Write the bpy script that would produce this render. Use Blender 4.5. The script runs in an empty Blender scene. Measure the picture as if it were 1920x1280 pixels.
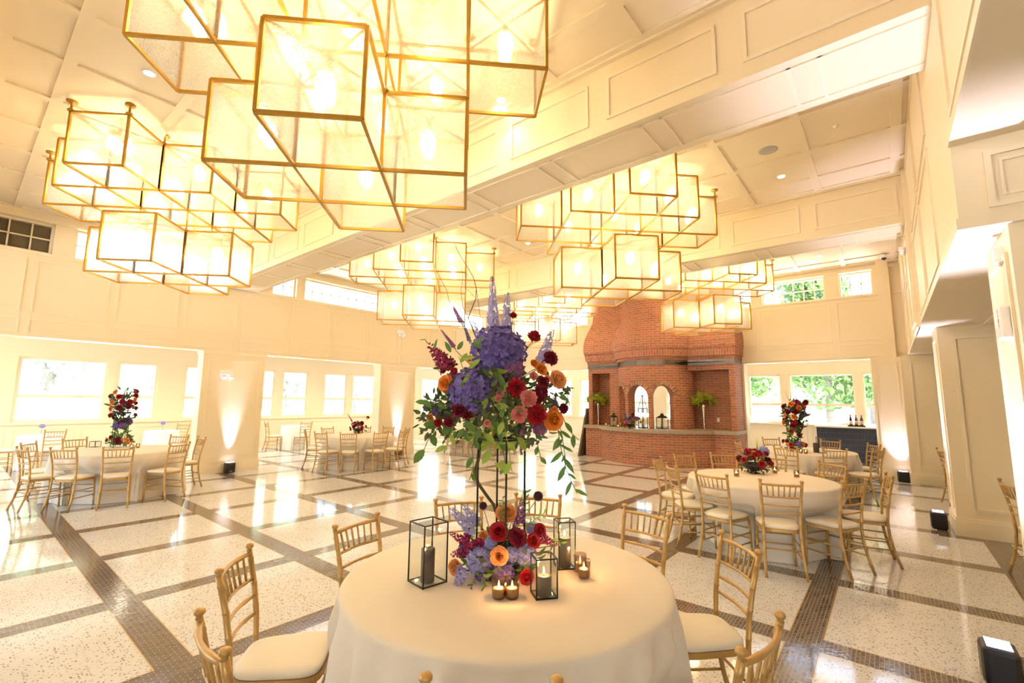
import bpy, math, random
from mathutils import Vector, Matrix
R = random.Random(7)
PI = math.pi
V = Vector
sc = bpy.context.scene
col = sc.collection

# ------------------------------------------------------------------ camera model (metres; x and y run along the hall's two wall directions)
CAMH = 1.65
YAW, PITCH, ROLL, FPX = 0.88414857, 0.12770622, 0.0095268, 857.66
cy_, sy_, cp_, sp_ = math.cos(YAW), math.sin(YAW), math.cos(PITCH), math.sin(PITCH)
FWD = V((sy_ * cp_, cy_ * cp_, sp_)); RT = V((cy_, -sy_, 0)); UP = RT.cross(FWD)
cr_, sr_ = math.cos(ROLL), math.sin(ROLL)
RT, UP = cr_ * RT + sr_ * UP, -sr_ * RT + cr_ * UP
cam_d = bpy.data.cameras.new('camera'); cam = bpy.data.objects.new('camera', cam_d); col.objects.link(cam)
cam.matrix_world = Matrix(((RT.x, UP.x, -FWD.x, 0), (RT.y, UP.y, -FWD.y, 0), (RT.z, UP.z, -FWD.z, CAMH), (0, 0, 0, 1)))
cam_d.sensor_width = 36; cam_d.lens = FPX / 1920 * 36; cam_d.clip_start = .02; cam_d.clip_end = 300
sc.camera = cam
EYE = V((0, 0, CAMH))
HF = V((sy_, cy_, 0))

def ray(px, py):
    return RT * (px - 960) - UP * (py - 640) + FWD * FPX
def onz(px, py, z):            # point of the view ray on a level plane
    d = ray(px, py); return EYE + d * ((z - CAMH) / d.z)
def onx(px, py, x):
    d = ray(px, py); return EYE + d * (x / d.x)
def ony(px, py, y):
    d = ray(px, py); return EYE + d * (y / d.y)
def ond(px, py, D):            # at a given horizontal distance ahead
    d = ray(px, py); return EYE + d * (D / d.dot(HF))

# ------------------------------------------------------------------ materials
def newmat(name):
    m = bpy.data.materials.new(name); m.use_nodes = True
    nt = m.node_tree; nt.nodes.clear()
    return m, nt, nt.nodes, nt.links
def N(ns, t, **k):
    n = ns.new(t)
    for a, b in k.items():
        if a in n.inputs: n.inputs[a].default_value = b
        else: setattr(n, a, b)
    return n
def c4(c): return (c[0], c[1], c[2], 1)
def mat(name, c, rough=.5, metal=0, var=.06, scale=12, bump=0, spec=.5, coat=0, sss=0, trans=0):
    """painted or natural surface with a little procedural unevenness"""
    m, nt, ns, ln = newmat(name)
    out = N(ns, 'ShaderNodeOutputMaterial'); b = N(ns, 'ShaderNodeBsdfPrincipled')
    b.inputs['Roughness'].default_value = rough; b.inputs['Metallic'].default_value = metal
    b.inputs['Specular IOR Level'].default_value = spec; b.inputs['Coat Weight'].default_value = coat
    if sss: b.inputs['Subsurface Weight'].default_value = sss; b.inputs['Subsurface Radius'].default_value = (.02, .01, .006)
    tc = N(ns, 'ShaderNodeTexCoord'); no = N(ns, 'ShaderNodeTexNoise', Scale=scale, Detail=3.0)
    ln.new(tc.outputs['Object'], no.inputs['Vector'])
    mx = N(ns, 'ShaderNodeMix', data_type='RGBA')
    mx.inputs[6].default_value = c4([max(0, x * (1 - var)) for x in c]); mx.inputs[7].default_value = c4([min(1, x * (1 + var)) for x in c])
    ln.new(no.outputs['Fac'], mx.inputs[0]); ln.new(mx.outputs[2], b.inputs['Base Color'])
    if bump:
        bp = N(ns, 'ShaderNodeBump', Strength=bump, Distance=.01); ln.new(no.outputs['Fac'], bp.inputs['Height']); ln.new(bp.outputs[0], b.inputs['Normal'])
    if trans:
        t = N(ns, 'ShaderNodeBsdfTranslucent'); ln.new(mx.outputs[2], t.inputs['Color'])
        s = N(ns, 'ShaderNodeMixShader'); s.inputs[0].default_value = trans
        ln.new(b.outputs[0], s.inputs[1]); ln.new(t.outputs[0], s.inputs[2]); ln.new(s.outputs[0], out.inputs[0])
    else:
        ln.new(b.outputs[0], out.inputs[0])
    return m
def emit(name, c, s):
    m, nt, ns, ln = newmat(name)
    out = N(ns, 'ShaderNodeOutputMaterial'); e = N(ns, 'ShaderNodeEmission', Strength=s); e.inputs[0].default_value = c4(c)
    ln.new(e.outputs[0], out.inputs[0]); return m
def glass(name, tint=(1, 1, 1), refl=.1, rough=.02):
    """thin clear sheet: mostly transparent with a mirror film that grows at grazing angles"""
    m, nt, ns, ln = newmat(name)
    out = N(ns, 'ShaderNodeOutputMaterial'); t = N(ns, 'ShaderNodeBsdfTransparent'); g = N(ns, 'ShaderNodeBsdfGlossy', Roughness=rough)
    t.inputs[0].default_value = c4(tint); fr = N(ns, 'ShaderNodeLayerWeight', Blend=.5); pw = N(ns, 'ShaderNodeMath', operation='POWER'); pw.inputs[1].default_value = 4; mu = N(ns, 'ShaderNodeMath', operation='MULTIPLY_ADD'); mu.inputs[1].default_value = refl * 5; mu.inputs[2].default_value = refl * .4
    ln.new(fr.outputs['Facing'], pw.inputs[0]); ln.new(pw.outputs[0], mu.inputs[0]); s = N(ns, 'ShaderNodeMixShader'); mu.use_clamp = True
    ln.new(mu.outputs[0], s.inputs[0]); ln.new(t.outputs[0], s.inputs[1]); ln.new(g.outputs[0], s.inputs[2]); ln.new(s.outputs[0], out.inputs[0])
    return m
def hammered_glass():
    """seeded sheet glass: part clear, part blurring, part milky"""
    m, nt, ns, ln = newmat('hammered_glass')
    out = N(ns, 'ShaderNodeOutputMaterial'); tc = N(ns, 'ShaderNodeTexCoord')
    vo = N(ns, 'ShaderNodeTexVoronoi', Scale=80.0); ln.new(tc.outputs['Object'], vo.inputs['Vector'])
    bp = N(ns, 'ShaderNodeBump', Strength=.5, Distance=.006); ln.new(vo.outputs['Distance'], bp.inputs['Height'])
    tr = N(ns, 'ShaderNodeBsdfTransparent'); tr.inputs[0].default_value = (1, .985, .96, 1)
    rf = N(ns, 'ShaderNodeBsdfRefraction', Roughness=.42, IOR=1.18); ln.new(bp.outputs[0], rf.inputs['Normal'])
    tl = N(ns, 'ShaderNodeBsdfTranslucent'); tl.inputs[0].default_value = (.9, .95, 1, 1); ln.new(bp.outputs[0], tl.inputs['Normal'])
    df = N(ns, 'ShaderNodeBsdfDiffuse'); df.inputs[0].default_value = (.9, .92, .92, 1)
    mp = N(ns, 'ShaderNodeMapRange'); ln.new(vo.outputs['Distance'], mp.inputs[0])
    mp.inputs[1].default_value = 0; mp.inputs[2].default_value = .6; mp.inputs[3].default_value = .54; mp.inputs[4].default_value = .65
    def mix(f, a, b):
        n = N(ns, 'ShaderNodeMixShader'); ln.new(a.outputs[0], n.inputs[1]); ln.new(b.outputs[0], n.inputs[2])
        if hasattr(f, 'links'): ln.new(f, n.inputs[0])
        else: n.inputs[0].default_value = f
        return n
    milk = mix(.35, tl, df); soft = mix(.42, rf, milk); ln.new(mix(mp.outputs[0], soft, tr).outputs[0], out.inputs[0]); return m
def floor_mat():
    m, nt, ns, ln = newmat('terrazzo_and_mosaic')
    out = N(ns, 'ShaderNodeOutputMaterial'); tc = N(ns, 'ShaderNodeTexCoord'); sx = N(ns, 'ShaderNodeSeparateXYZ'); ln.new(tc.outputs['Object'], sx.inputs[0])
    def math_(op, a, b=None, clamp=False):
        n = N(ns, 'ShaderNodeMath', operation=op, use_clamp=clamp)
        for i, q in enumerate((a, b)):
            if q is None: continue
            if hasattr(q, 'links'): ln.new(q, n.inputs[i])
            else: n.inputs[i].default_value = q
        return n.outputs[0]
    def strip(axis, o, pitch, half):
        u = math_('SUBTRACT', sx.outputs[axis], o - pitch / 2 + 40 * pitch * 0)
        u = math_('ADD', u, pitch * 40); u = math_('MODULO', u, pitch); u = math_('SUBTRACT', u, pitch / 2); u = math_('ABSOLUTE', u)
        return math_('LESS_THAN', u, half), math_('LESS_THAN', u, half + .008)
    ax, axe = strip(0, 1.067, 1.4505, .1); ay, aye = strip(1, .583, 1.4487, .1)
    # border paving at the column line
    bd = math_('LESS_THAN', sx.outputs[1], -.76)
    mask = math_('MAXIMUM', math_('MAXIMUM', ax, ay), math_('MULTIPLY', bd, math_('GREATER_THAN', sx.outputs[1], -1.0)))
    # dark pads in front of the columns
    for cx in (4.11, 8.68, 13.25):
        px = math_('LESS_THAN', math_('ABSOLUTE', math_('SUBTRACT', sx.outputs[0], cx)), .56)
        py = math_('MULTIPLY', math_('LESS_THAN', sx.outputs[1], -.366), math_('GREATER_THAN', sx.outputs[1], -1.0))
        mask = math_('MAXIMUM', mask, math_('MULTIPLY', px, py))
    edge = math_('MAXIMUM', axe, aye)
    # terrazzo
    vo = N(ns, 'ShaderNodeTexVoronoi', Scale=62.0, Randomness=1.0); ln.new(tc.outputs['Object'], vo.inputs['Vector'])
    sc_ = N(ns, 'ShaderNodeSeparateColor'); ln.new(vo.outputs['Color'], sc_.inputs[0])
    chip = math_('MULTIPLY', math_('LESS_THAN', vo.outputs['Distance'], .36), math_('LESS_THAN', sc_.outputs[0], .27))
    chip2 = math_('MULTIPLY', math_('LESS_THAN', vo.outputs['Distance'], .4), math_('GREATER_THAN', sc_.outputs[0], .74))
    no = N(ns, 'ShaderNodeTexNoise', Scale=3.0, Detail=4.0); ln.new(tc.outputs['Object'], no.inputs['Vector'])
    base = N(ns, 'ShaderNodeMix', data_type='RGBA'); base.inputs[6].default_value = (.64, .635, .65, 1); base.inputs[7].default_value = (.72, .72, .745, 1); ln.new(no.outputs[0], base.inputs[0])
    m1 = N(ns, 'ShaderNodeMix', data_type='RGBA'); ln.new(chip2, m1.inputs[0]); ln.new(base.outputs[2], m1.inputs[6]); m1.inputs[7].default_value = (.52, .45, .39, 1)
    m2 = N(ns, 'ShaderNodeMix', data_type='RGBA'); ln.new(chip, m2.inputs[0]); ln.new(m1.outputs[2], m2.inputs[6]); m2.inputs[7].default_value = (.22, .18, .15, 1)
    m2b = N(ns, 'ShaderNodeMix', data_type='RGBA'); ln.new(edge, m2b.inputs[0]); ln.new(m2.outputs[2], m2b.inputs[6]); m2b.inputs[7].default_value = (.62, .45, .25, 1)
    # mosaic
    br = N(ns, 'ShaderNodeTexBrick', Scale=1.0); br.inputs['Brick Width'].default_value = .06; br.inputs['Row Height'].default_value = .0245
    br.inputs['Mortar Size'].default_value = .0016; br.inputs['Color1'].default_value = (.085, .062, .05, 1); br.inputs['Color2'].default_value = (.15, .115, .095, 1); br.inputs['Mortar'].default_value = (.42, .35, .28, 1)
    ln.new(tc.outputs['Object'], br.inputs['Vector'])
    m3 = N(ns, 'ShaderNodeMix', data_type='RGBA'); ln.new(mask, m3.inputs[0]); ln.new(m2b.outputs[2], m3.inputs[6]); ln.new(br.outputs['Color'], m3.inputs[7])
    b = N(ns, 'ShaderNodeBsdfPrincipled'); ln.new(m3.outputs[2], b.inputs['Base Color'])
    rn = N(ns, 'ShaderNodeMapRange'); ln.new(no.outputs[0], rn.inputs[0]); rn.inputs[3].default_value = .05; rn.inputs[4].default_value = .13
    ln.new(rn.outputs[0], b.inputs['Roughness']); b.inputs['Specular IOR Level'].default_value = .75
    # each mosaic tile lies at its own slight tilt, so its mirror image breaks up
    wn = N(ns, 'ShaderNodeTexNoise', Scale=38.0, Detail=1.0); ln.new(tc.outputs['Object'], wn.inputs['Vector'])
    h = math_('ADD', math_('MULTIPLY', br.outputs['Fac'], -.35), wn.outputs[0]); h = math_('MULTIPLY', h, mask)
    bp = N(ns, 'ShaderNodeBump', Strength=.25, Distance=.003); ln.new(h, bp.inputs['Height']); ln.new(bp.outputs[0], b.inputs['Normal'])
    ln.new(b.outputs[0], out.inputs[0]); return m
def brick_mat(name='red_brick', c1=(.52, .17, .085), c2=(.34, .11, .06), mortar=(.55, .41, .31), w=.215, h=.066, uv=True, ms=.0065):
    m, nt, ns, ln = newmat(name)
    out = N(ns, 'ShaderNodeOutputMaterial'); tc = N(ns, 'ShaderNodeTexCoord'); br = N(ns, 'ShaderNodeTexBrick', Scale=1.0)
    br.inputs['Brick Width'].default_value = w; br.inputs['Row Height'].default_value = h; br.inputs['Mortar Size'].default_value = ms; br.inputs['Bias'].default_value = -.2
    br.inputs['Color1'].default_value = c4(c1); br.inputs['Color2'].default_value = c4(c2); br.inputs['Mortar'].default_value = c4(mortar)
    ln.new(tc.outputs['UV' if uv else 'Object'], br.inputs['Vector'])
    no = N(ns, 'ShaderNodeTexNoise', Scale=5.0, Detail=5.0); ln.new(tc.outputs['UV' if uv else 'Object'], no.inputs['Vector'])
    mx = N(ns, 'ShaderNodeMix', data_type='RGBA', blend_type='MULTIPLY'); mx.inputs[0].default_value = .35; ln.new(br.outputs[0], mx.inputs[6]); ln.new(no.outputs['Color'], mx.inputs[7])
    b = N(ns, 'ShaderNodeBsdfPrincipled', Roughness=.75); ln.new(mx.outputs[2], b.inputs['Base Color'])
    bp = N(ns, 'ShaderNodeBump', Strength=.5, Distance=.008, invert=True); ln.new(br.outputs['Fac'], bp.inputs['Height']); ln.new(bp.outputs[0], b.inputs['Normal'])
    ln.new(b.outputs[0], out.inputs[0]); return m

M = {}
M['wall'] = mat('cream_paint', (.86, .735, .53), .45, var=.015, scale=2)
M['trim'] = mat('cream_trim_paint', (.88, .765, .575), .35, var=.015, scale=2)
M['ceil'] = mat('ivory_ceiling_paint', (.87, .765, .60), .55, var=.015, scale=2)
M['floor'] = floor_mat()
M['gold'] = mat('gold_lacquered_wood', (.52, .315, .105), .32, .3, .12, 30)
M['cushion'] = mat('ivory_vinyl', (.84, .755, .63), .5, var=.03, scale=9)
M['cloth'] = mat('champagne_linen', (.79, .71, .615), .8, var=.03, scale=300, bump=.06)
M['white_cloth'] = mat('white_linen', (.88, .86, .82), .85, var=.03, scale=200)
M['brass'] = mat('brushed_brass', (.44, .25, .04), .4, .75, .15, 25)
M['hammer'] = hammered_glass()
M['globe'] = glass('clear_globe_glass', (1, .99, .97), .14)
M['filament'] = emit('lit_filament', (1, .80, .5), 60)
M['pane'] = glass('window_glass', (.97, .99, 1), .08)
M['lpane'] = glass('lantern_glass', (.975, .985, .98), .1)
M['black'] = mat('black_iron', (.02, .017, .015), .45, .5, .3, 40)
M['blackplastic'] = mat('black_plastic', (.012, .012, .018), .4, 0, .2, 20)
M['candle'] = mat('charcoal_wax', (.085, .08, .078), .55, var=.1, scale=20, sss=.05)
M['ivorywax'] = mat('ivory_wax', (.85, .72, .5), .5, sss=.2)
M['flame'] = emit('candle_flame', (1, .62, .2), 22)
M['smoke_glass'] = glass('smoked_mercury_glass', (.80, .70, .62), .14, .12)
M['brick'] = brick_mat()
M['stone'] = mat('grey_brown_stone', (.36, .29, .22), .45, var=.18, scale=14)
M['steel'] = mat('dark_steel_band', (.16, .14, .13), .3, .9, .3, 4)
M['silver'] = mat('polished_silver', (.75, .73, .70), .18, 1, .05, 8)
M['bartile'] = brick_mat('navy_bar_tile', (.03, .04, .085), (.05, .06, .12), (.17, .18, .22), .045, .16, True, .004)
M['bartop'] = mat('white_bar_top', (.86, .84, .80), .25, var=.04)
M['bottle'] = mat('dark_bottle_glass', (.012, .02, .012), .1, 0, .1, 10, spec=.8)
M['wrap'] = mat('peach_label_paper', (.75, .48, .36), .6)
M['white'] = mat('white_plastic', (.88, .87, .85), .4, var=.02)
M['red'] = mat('red_print', (.6, .03, .02), .5)
M['greyfix'] = mat('grey_grille', (.45, .44, .42), .5, var=.1, scale=60)
M['downlight'] = emit('lit_downlight', (1, .86, .66), 22)
M['lens'] = emit('lit_uplight_lens', (.8, .78, 1), 4)
M['woodbrown'] = mat('dark_brown_board', (.10, .065, .045), .5, var=.2, scale=8)
M['dark_sheet'] = mat('dark_brown_sheet', (.13, .095, .05), .8, var=.1, scale=30)
M['moss'] = mat('mossy_bark', (.10, .085, .03), .95, var=.5, scale=60, bump=.6)
M['bark'] = mat('willow_bark', (.10, .055, .05), .8, var=.3, scale=40)
M['stem'] = mat('green_stem', (.13, .22, .06), .6, var=.2, scale=30)
M['leaf'] = mat('mid_green_leaf', (.12, .25, .055), .45, var=.3, scale=25, trans=.3)
M['lime'] = mat('lime_green_leaf', (.36, .50, .09), .45, var=.2, scale=25, trans=.35)
M['dark_leaf'] = mat('olive_green_leaf', (.085, .115, .05), .5, var=.3, scale=25, trans=.2)
M['hyd'] = mat('violet_petals', (.17, .12, .44), .6, var=.75, scale=30, trans=.2)
M['lav'] = mat('lavender_petals', (.42, .40, .78), .6, var=.2, scale=25, trans=.3)
M['burg'] = mat('burgundy_petals', (.23, .008, .035), .55, var=.4, scale=25, trans=.15)
M['redp'] = mat('red_petals', (.42, .006, .02), .55, var=.3, scale=25, trans=.15)
M['magenta'] = mat('magenta_petals', (.42, .02, .12), .55, var=.3, scale=25, trans=.2)
M['pink'] = mat('coral_pink_petals', (.80, .27, .25), .6, var=.15, scale=25, trans=.25)
M['orange'] = mat('orange_petals', (.85, .25, .03), .55, var=.15, scale=25, trans=.12)
M['peach'] = mat('peach_petals', (.88, .36, .13), .55, var=.12, scale=25, trans=.12)
M['plum'] = mat('plum_petals', (.05, .012, .03), .7, var=.3, scale=40)
M['mauve'] = mat('mauve_petals', (.36, .13, .33), .6, var=.3, scale=40, trans=.2)
M['yellowgreen'] = mat('yellow_green_blooms', (.50, .50, .06), .6, var=.3, scale=30, trans=.25)
M['outleaf'] = mat('garden_foliage', (.075, .15, .04), .6, var=.4, scale=1.5, trans=.35)
M['outleaf2'] = mat('yellow_garden_foliage', (.2, .22, .05), .6, var=.4, scale=1.5, trans=.35)
M['outwashed'] = mat('glare_washed_foliage', (.27, .38, .25), .7, var=.4, scale=1.5, trans=.3)  # glare of the left windows put into a paler leaf colour
M['trunk'] = mat('tree_bark', (.13, .12, .11), .9, var=.3, scale=6)
M['paving'] = mat('pale_terrace', (.62, .60, .56), .8, var=.08, scale=1)

# ------------------------------------------------------------------ mesh builder
class MB:
    def __init__(s): s.v = []; s.f = []; s.sm = []; s.uv = {}
    def face(s, ids, smooth=False, uv=None):
        if uv: s.uv[len(s.f)] = uv
        s.f.append(tuple(ids)); s.sm.append(smooth)
    def box(s, a, b):
        x0, y0, z0 = a; x1, y1, z1 = b; n = len(s.v)
        x0, x1 = min(x0, x1), max(x0, x1); y0, y1 = min(y0, y1), max(y0, y1); z0, z1 = min(z0, z1), max(z0, z1)
        s.v += [V((x, y, z)) for z in (z0, z1) for y in (y0, y1) for x in (x0, x1)]
        for q in ((0, 2, 3, 1), (4, 5, 7, 6), (0, 1, 5, 4), (2, 6, 7, 3), (0, 4, 6, 2), (1, 3, 7, 5)):
            P = [s.v[n + i] for i in q]; nx = abs((P[1] - P[0]).cross(P[2] - P[0]).normalized().x); nz = abs((P[1] - P[0]).cross(P[2] - P[0]).normalized().z)
            uv = [((p.x, p.y) if nz > .5 else (p.y, p.z) if nx > .5 else (p.x, p.z)) for p in P]
            s.face([n + i for i in q], False, uv)
        return s
    def bar(s, p, q, w, h=None, up=V((0, 0, 1))):
        """square bar from p to q"""
        p, q = V(p), V(q); h = h or w; d = (q - p).normalized()
        a = d.cross(up)
        if a.length < 1e-4: a = d.cross(V((1, 0, 0)))
        a.normalize(); b = a.cross(d); n = len(s.v)
        for c in (p, q):
            for i, j in ((-1, -1), (1, -1), (1, 1), (-1, 1)): s.v.append(c + a * i * w / 2 + b * j * h / 2)
        for q_ in ((0, 1, 2, 3), (7, 6, 5, 4), (0, 4, 5, 1), (1, 5, 6, 2), (2, 6, 7, 3), (3, 7, 4, 0)): s.face([n + i for i in q_])
        return s
    def tube(s, pts, r, n=8, cap=True):
        pts = [V(p) for p in pts]; k = len(pts); r = r if isinstance(r, (list, tuple)) else [r] * k
        base = len(s.v); ref = None
        for i, p in enumerate(pts):
            d = (pts[min(i + 1, k - 1)] - pts[max(i - 1, 0)]).normalized()
            if ref is None:
                ref = d.cross(V((0, 0, 1)))
                if ref.length < .05: ref = d.cross(V((1, 0, 0)))
            a = (ref - d * ref.dot(d)).normalized(); ref = a; b = d.cross(a)
            for j in range(n):
                t = 2 * PI * j / n; s.v.append(p + (a * math.cos(t) + b * math.sin(t)) * r[i])
        for i in range(k - 1):
            for j in range(n):
                s.face((base + i * n + j, base + i * n + (j + 1) % n, base + (i + 1) * n + (j + 1) % n, base + (i + 1) * n + j), True)
        if cap:
            s.face([base + j for j in reversed(range(n))]); s.face([base + (k - 1) * n + j for j in range(n)])
        return s
    def lathe(s, prof, n=24, c=(0, 0, 0), smooth=True):
        base = len(s.v); c = V(c); k = len(prof)
        for r_, z in prof:
            for j in range(n):
                t = 2 * PI * j / n; s.v.append(c + V((r_ * math.cos(t), r_ * math.sin(t), z)))
        for i in range(k - 1):
            for j in range(n):
                s.face((base + i * n + j, base + i * n + (j + 1) % n, base + (i + 1) * n + (j + 1) % n, base + (i + 1) * n + j), smooth)
        if prof[0][0] > 1e-4: s.face([base + j for j in reversed(range(n))])
        if prof[-1][0] > 1e-4: s.face([base + (k - 1) * n + j for j in range(n)])
        return s
    def grid(s, P, smooth=True, uv=None, closed=False):
        base = len(s.v); k = len(P); n = len(P[0])
        for row in P: s.v += [V(p) for p in row]
        for i in range(k - 1):
            for j in range(n if closed else n - 1):
                j2 = (j + 1) % n; ids = (base + i * n + j, base + i * n + j2, base + (i + 1) * n + j2, base + (i + 1) * n + j)
                s.face(ids, smooth, [uv[i][j], uv[i][j + 1], uv[i + 1][j + 1], uv[i + 1][j]] if uv else None)
        return s
    def ball(s, c, r, n=8, m=6, sq=(1, 1, 1)):
        P = []
        for i in range(m + 1):
            a = PI * i / m; P.append([V(c) + V((sq[0] * r * math.sin(a) * math.cos(2 * PI * j / n), sq[1] * r * math.sin(a) * math.sin(2 * PI * j / n), -sq[2] * r * math.cos(a))) for j in range(n)])
        return s.grid(P, True, None, True)
    def xf(s, mtx, start=0):
        for i in range(start, len(s.v)): s.v[i] = mtx @ s.v[i]
        return s
    def mesh(s, name, m):
        me = bpy.data.meshes.new(name); me.from_pydata([tuple(v) for v in s.v], [], s.f)
        me.polygons.foreach_set('use_smooth', s.sm)
        if s.uv:
            l = me.uv_layers.new(name='uv'); 
            for p in me.polygons:
                u = s.uv.get(p.index)
                if u:
                    for k, li in enumerate(p.loop_indices): l.data[li].uv = u[k]
        if m: me.materials.append(m if not isinstance(m, str) else M[m])
        me.validate(); return me
    def build(s, name, m, parent=None, kind=None, bevel=0):
        o = bpy.data.objects.new(name, s.mesh(name, m)); col.objects.link(o)
        if parent: o.parent = parent
        if kind: o['kind'] = kind
        if bevel:
            b = o.modifiers.new('bevel', 'BEVEL'); b.width = bevel; b.segments = 2; b.limit_method = 'ANGLE'
        return o
def struct(name, mb, m, parent=None): return mb.build(name, m, parent, 'structure')
def tag(o, label, cat, group=None, kind=None):
    o['label'] = label; o['category'] = cat
    if group: o['group'] = group
    if kind: o['kind'] = kind
    return o
def thing(name, label, cat, loc=(0, 0, 0), rz=0, group=None):
    o = bpy.data.objects.new(name, None); o.empty_display_size = .1; col.objects.link(o); o.location = loc; o.rotation_euler = (0, 0, rz)
    return tag(o, label, cat, group)
def part(name, me, parent, loc=(0, 0, 0), rot=None, scale=None, label=None):
    o = bpy.data.objects.new(name, me); col.objects.link(o); o.parent = parent
    mtx = Matrix.Translation(V(loc)) @ (rot.to_4x4() if rot is not None else Matrix())
    if scale is not None: mtx = mtx @ (Matrix.Diagonal((scale, scale, scale, 1)) if not hasattr(scale, '__len__') else Matrix.Diagonal((*scale, 1)))
    o.matrix_basis = mtx
    if label: o['label'] = label
    return o
def dup(root, loc, rz, label, group=None):
    r = root.copy(); col.objects.link(r); r.location = loc; r.rotation_euler = (0, 0, rz); r['label'] = label
    if group: r['group'] = group
    for ch in root.children:
        c = ch.copy(); col.objects.link(c); c.parent = r
        for g in ch.children:
            d = g.copy(); col.objects.link(d); d.parent = c
    return r
def aim(n, up=V((0, 0, 1)), spin=0):
    """rotation whose local +z looks along n"""
    n = V(n).normalized(); q = n.to_track_quat('Z', 'Y').to_matrix()
    return q @ Matrix.Rotation(spin, 3, 'Z')
# ------------------------------------------------------------------ the hall
HZ, SILL, CTOP, CZ, BZ = 2.68, 4.2, 4.77, 4.95, 4.2     # opening head, clerestory sill and head, ceiling, beam underside
YL, XF, YR = 11.6, 13.4, -.4                            # left wall, far wall, right wall (hall faces)
YO, XO, YRO = 16.2, 17.7, -5.5                          # outer walls of the aisles
BAYS = (-.46, 4.11, 8.68, 13.25)
struct('floor', MB().box((-6, -6, -.12), (18.2, 16.7, 0)), 'floor')

def frame2(mb, O, U, W, n, u0, u1, w0, w1, t=.03, d=.014):
    """thin raised moulding round a rectangle on a wall plane (U, W are unit axes, n the normal)"""
    O, U, W, n = V(O), V(U), V(W), V(n)
    for a, b, c, e in ((u0, u1, w0, w0 + t), (u0, u1, w1 - t, w1), (u0, u0 + t, w0 + t, w1 - t), (u1 - t, u1, w0 + t, w1 - t)):
        p = O + U * a + W * c; q = O + U * b + W * e + n * d; mb.box(p - n * .004, q)
def panels(mb, O, U, n, u0, u1, w0, w1, step, gap=.12, W=(0, 0, 1), t=.03, d=.016):
    k = max(1, round((u1 - u0) / step)); s = (u1 - u0) / k
    for i in range(k): frame2(mb, O, U, W, n, u0 + i * s + gap / 2, u0 + (i + 1) * s - gap / 2, w0 + gap / 2, w1 - gap / 2, t, d)
NWIN = [0]
def window(U, O, n, u0, u1, z0, z1, cols=1, rows=1, transom=None, dark_sheet=False, depth=.12, fw=.05):
    """one window in its opening: frame and bars as one mesh, its glass as a part. U axis along the wall, O a point of the wall plane, n outward normal"""
    NWIN[0] += 1; U, O, n = V(U), V(O), V(n); mb = MB()
    def B(a0, a1, b0, b1, d0=0, d1=depth): mb.box(O + U * a0 + V((0, 0, b0)) + n * d0, O + U * a1 + V((0, 0, b1)) + n * d1)
    B(u0, u0 + fw, z0, z1); B(u1 - fw, u1, z0, z1); B(u0 + fw, u1 - fw, z0, z0 + fw); B(u0 + fw, u1 - fw, z1 - fw, z1)
    for i in range(1, cols):
        u = u0 + (u1 - u0) * i / cols; B(u - .011, u + .011, z0 + fw, z1 - fw, .03, .07)
    for i in range(1, rows):
        z = z0 + (z1 - z0) * i / rows; B(u0 + fw, u1 - fw, z - .011, z + .011, .03, .07)
    if transom: B(u0 + fw, u1 - fw, transom - .035, transom + .035, .02, .1)
    o = struct('window_%d' % NWIN[0], mb, 'trim')
    g = MB(); p = O + n * .05; g.face([0, 1, 2, 3]); g.v = [p + U * u0 + V((0, 0, z0)), p + U * u1 + V((0, 0, z0)), p + U * u1 + V((0, 0, z1)), p + U * u0 + V((0, 0, z1))]
    g.build('pane', 'pane', o)
    if dark_sheet:
        b = MB(); a = O + U * (u0 + .02) + n * .1 + V((0, 0, z0 + .02)); b.box(a, O + U * (u1 - .02) + n * .112 + V((0, 0, z1 - .02))); b.build('dark_sheet', 'dark_sheet', o)  # dark brown sheet filling the window just behind its glass
def wall_run(name, U, O, n, L0, L1, z0, z1, holes, th=.3, m='wall'):
    """wall with rectangular openings, as boxes between them (holes: (u0, u1, z0, z1) sorted, not overlapping in u)"""
    U, O, n = V(U), V(O), V(n); mb = MB()
    def B(a, b, c, d):
        if b - a > 1e-3 and d - c > 1e-3: mb.box(O + U * a + V((0, 0, c)), O + U * b + V((0, 0, d)) + n * th)
    u = L0
    for h in holes:
        B(u, h[0], z0, z1); B(h[0], h[1], z0, h[2]); B(h[0], h[1], h[3], z1); u = h[1]
    B(u, L1, z0, z1)
    return struct(name, mb, m)

# left wall (runs along x at y = YL): head band with clerestory windows over piers
def bay_windows(c0, c1, flip=False):
    a, b = c0 + .7, c1 - .7; w = b - a
    lst = [(a, a + .58), (a + .8, b)] if not flip else [(a, b - .8), (b - .58, b)]
    return lst
cl = []
for w in ([(-4.2, -1.2)] + [(-.2, .92), (1.2, 3.42)] + bay_windows(4.11, 8.68) + bay_windows(8.68, 13.25)): cl.append((w[0], w[1], SILL, CTOP))
X_, Y_, Z_ = V((1, 0, 0)), V((0, 1, 0)), V((0, 0, 1))
wl = wall_run('wall_left', X_, (0, YL, 0), Y_, -5.5, XF + .35, HZ, CZ + .2, cl, .35)
for i, h in enumerate(cl): window(X_, (0, YL + .1, 0), Y_, *h, cols=max(2, round((h[1] - h[0]) / .26)), rows=2, dark_sheet=(i == 1), fw=.04)
mb = MB()
panels(mb, (0, YL, 0), X_, -Y_, -.46, 13.25, 3.05, 4.12, 1.15); panels(mb, (0, YL, 0), X_, -Y_, -.46, 13.25, HZ + .02, 3.05, 1.15, .1)
mb.box((-5, YL - .03, SILL - .05), (XF, YL, SILL - .005)); mb.box((-5, YL - .02, CTOP + .005), (XF, YL, CTOP + .05))
struct('moulding', mb, 'trim', wl)
pm = MB(); bb = MB(); pl = MB()
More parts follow.
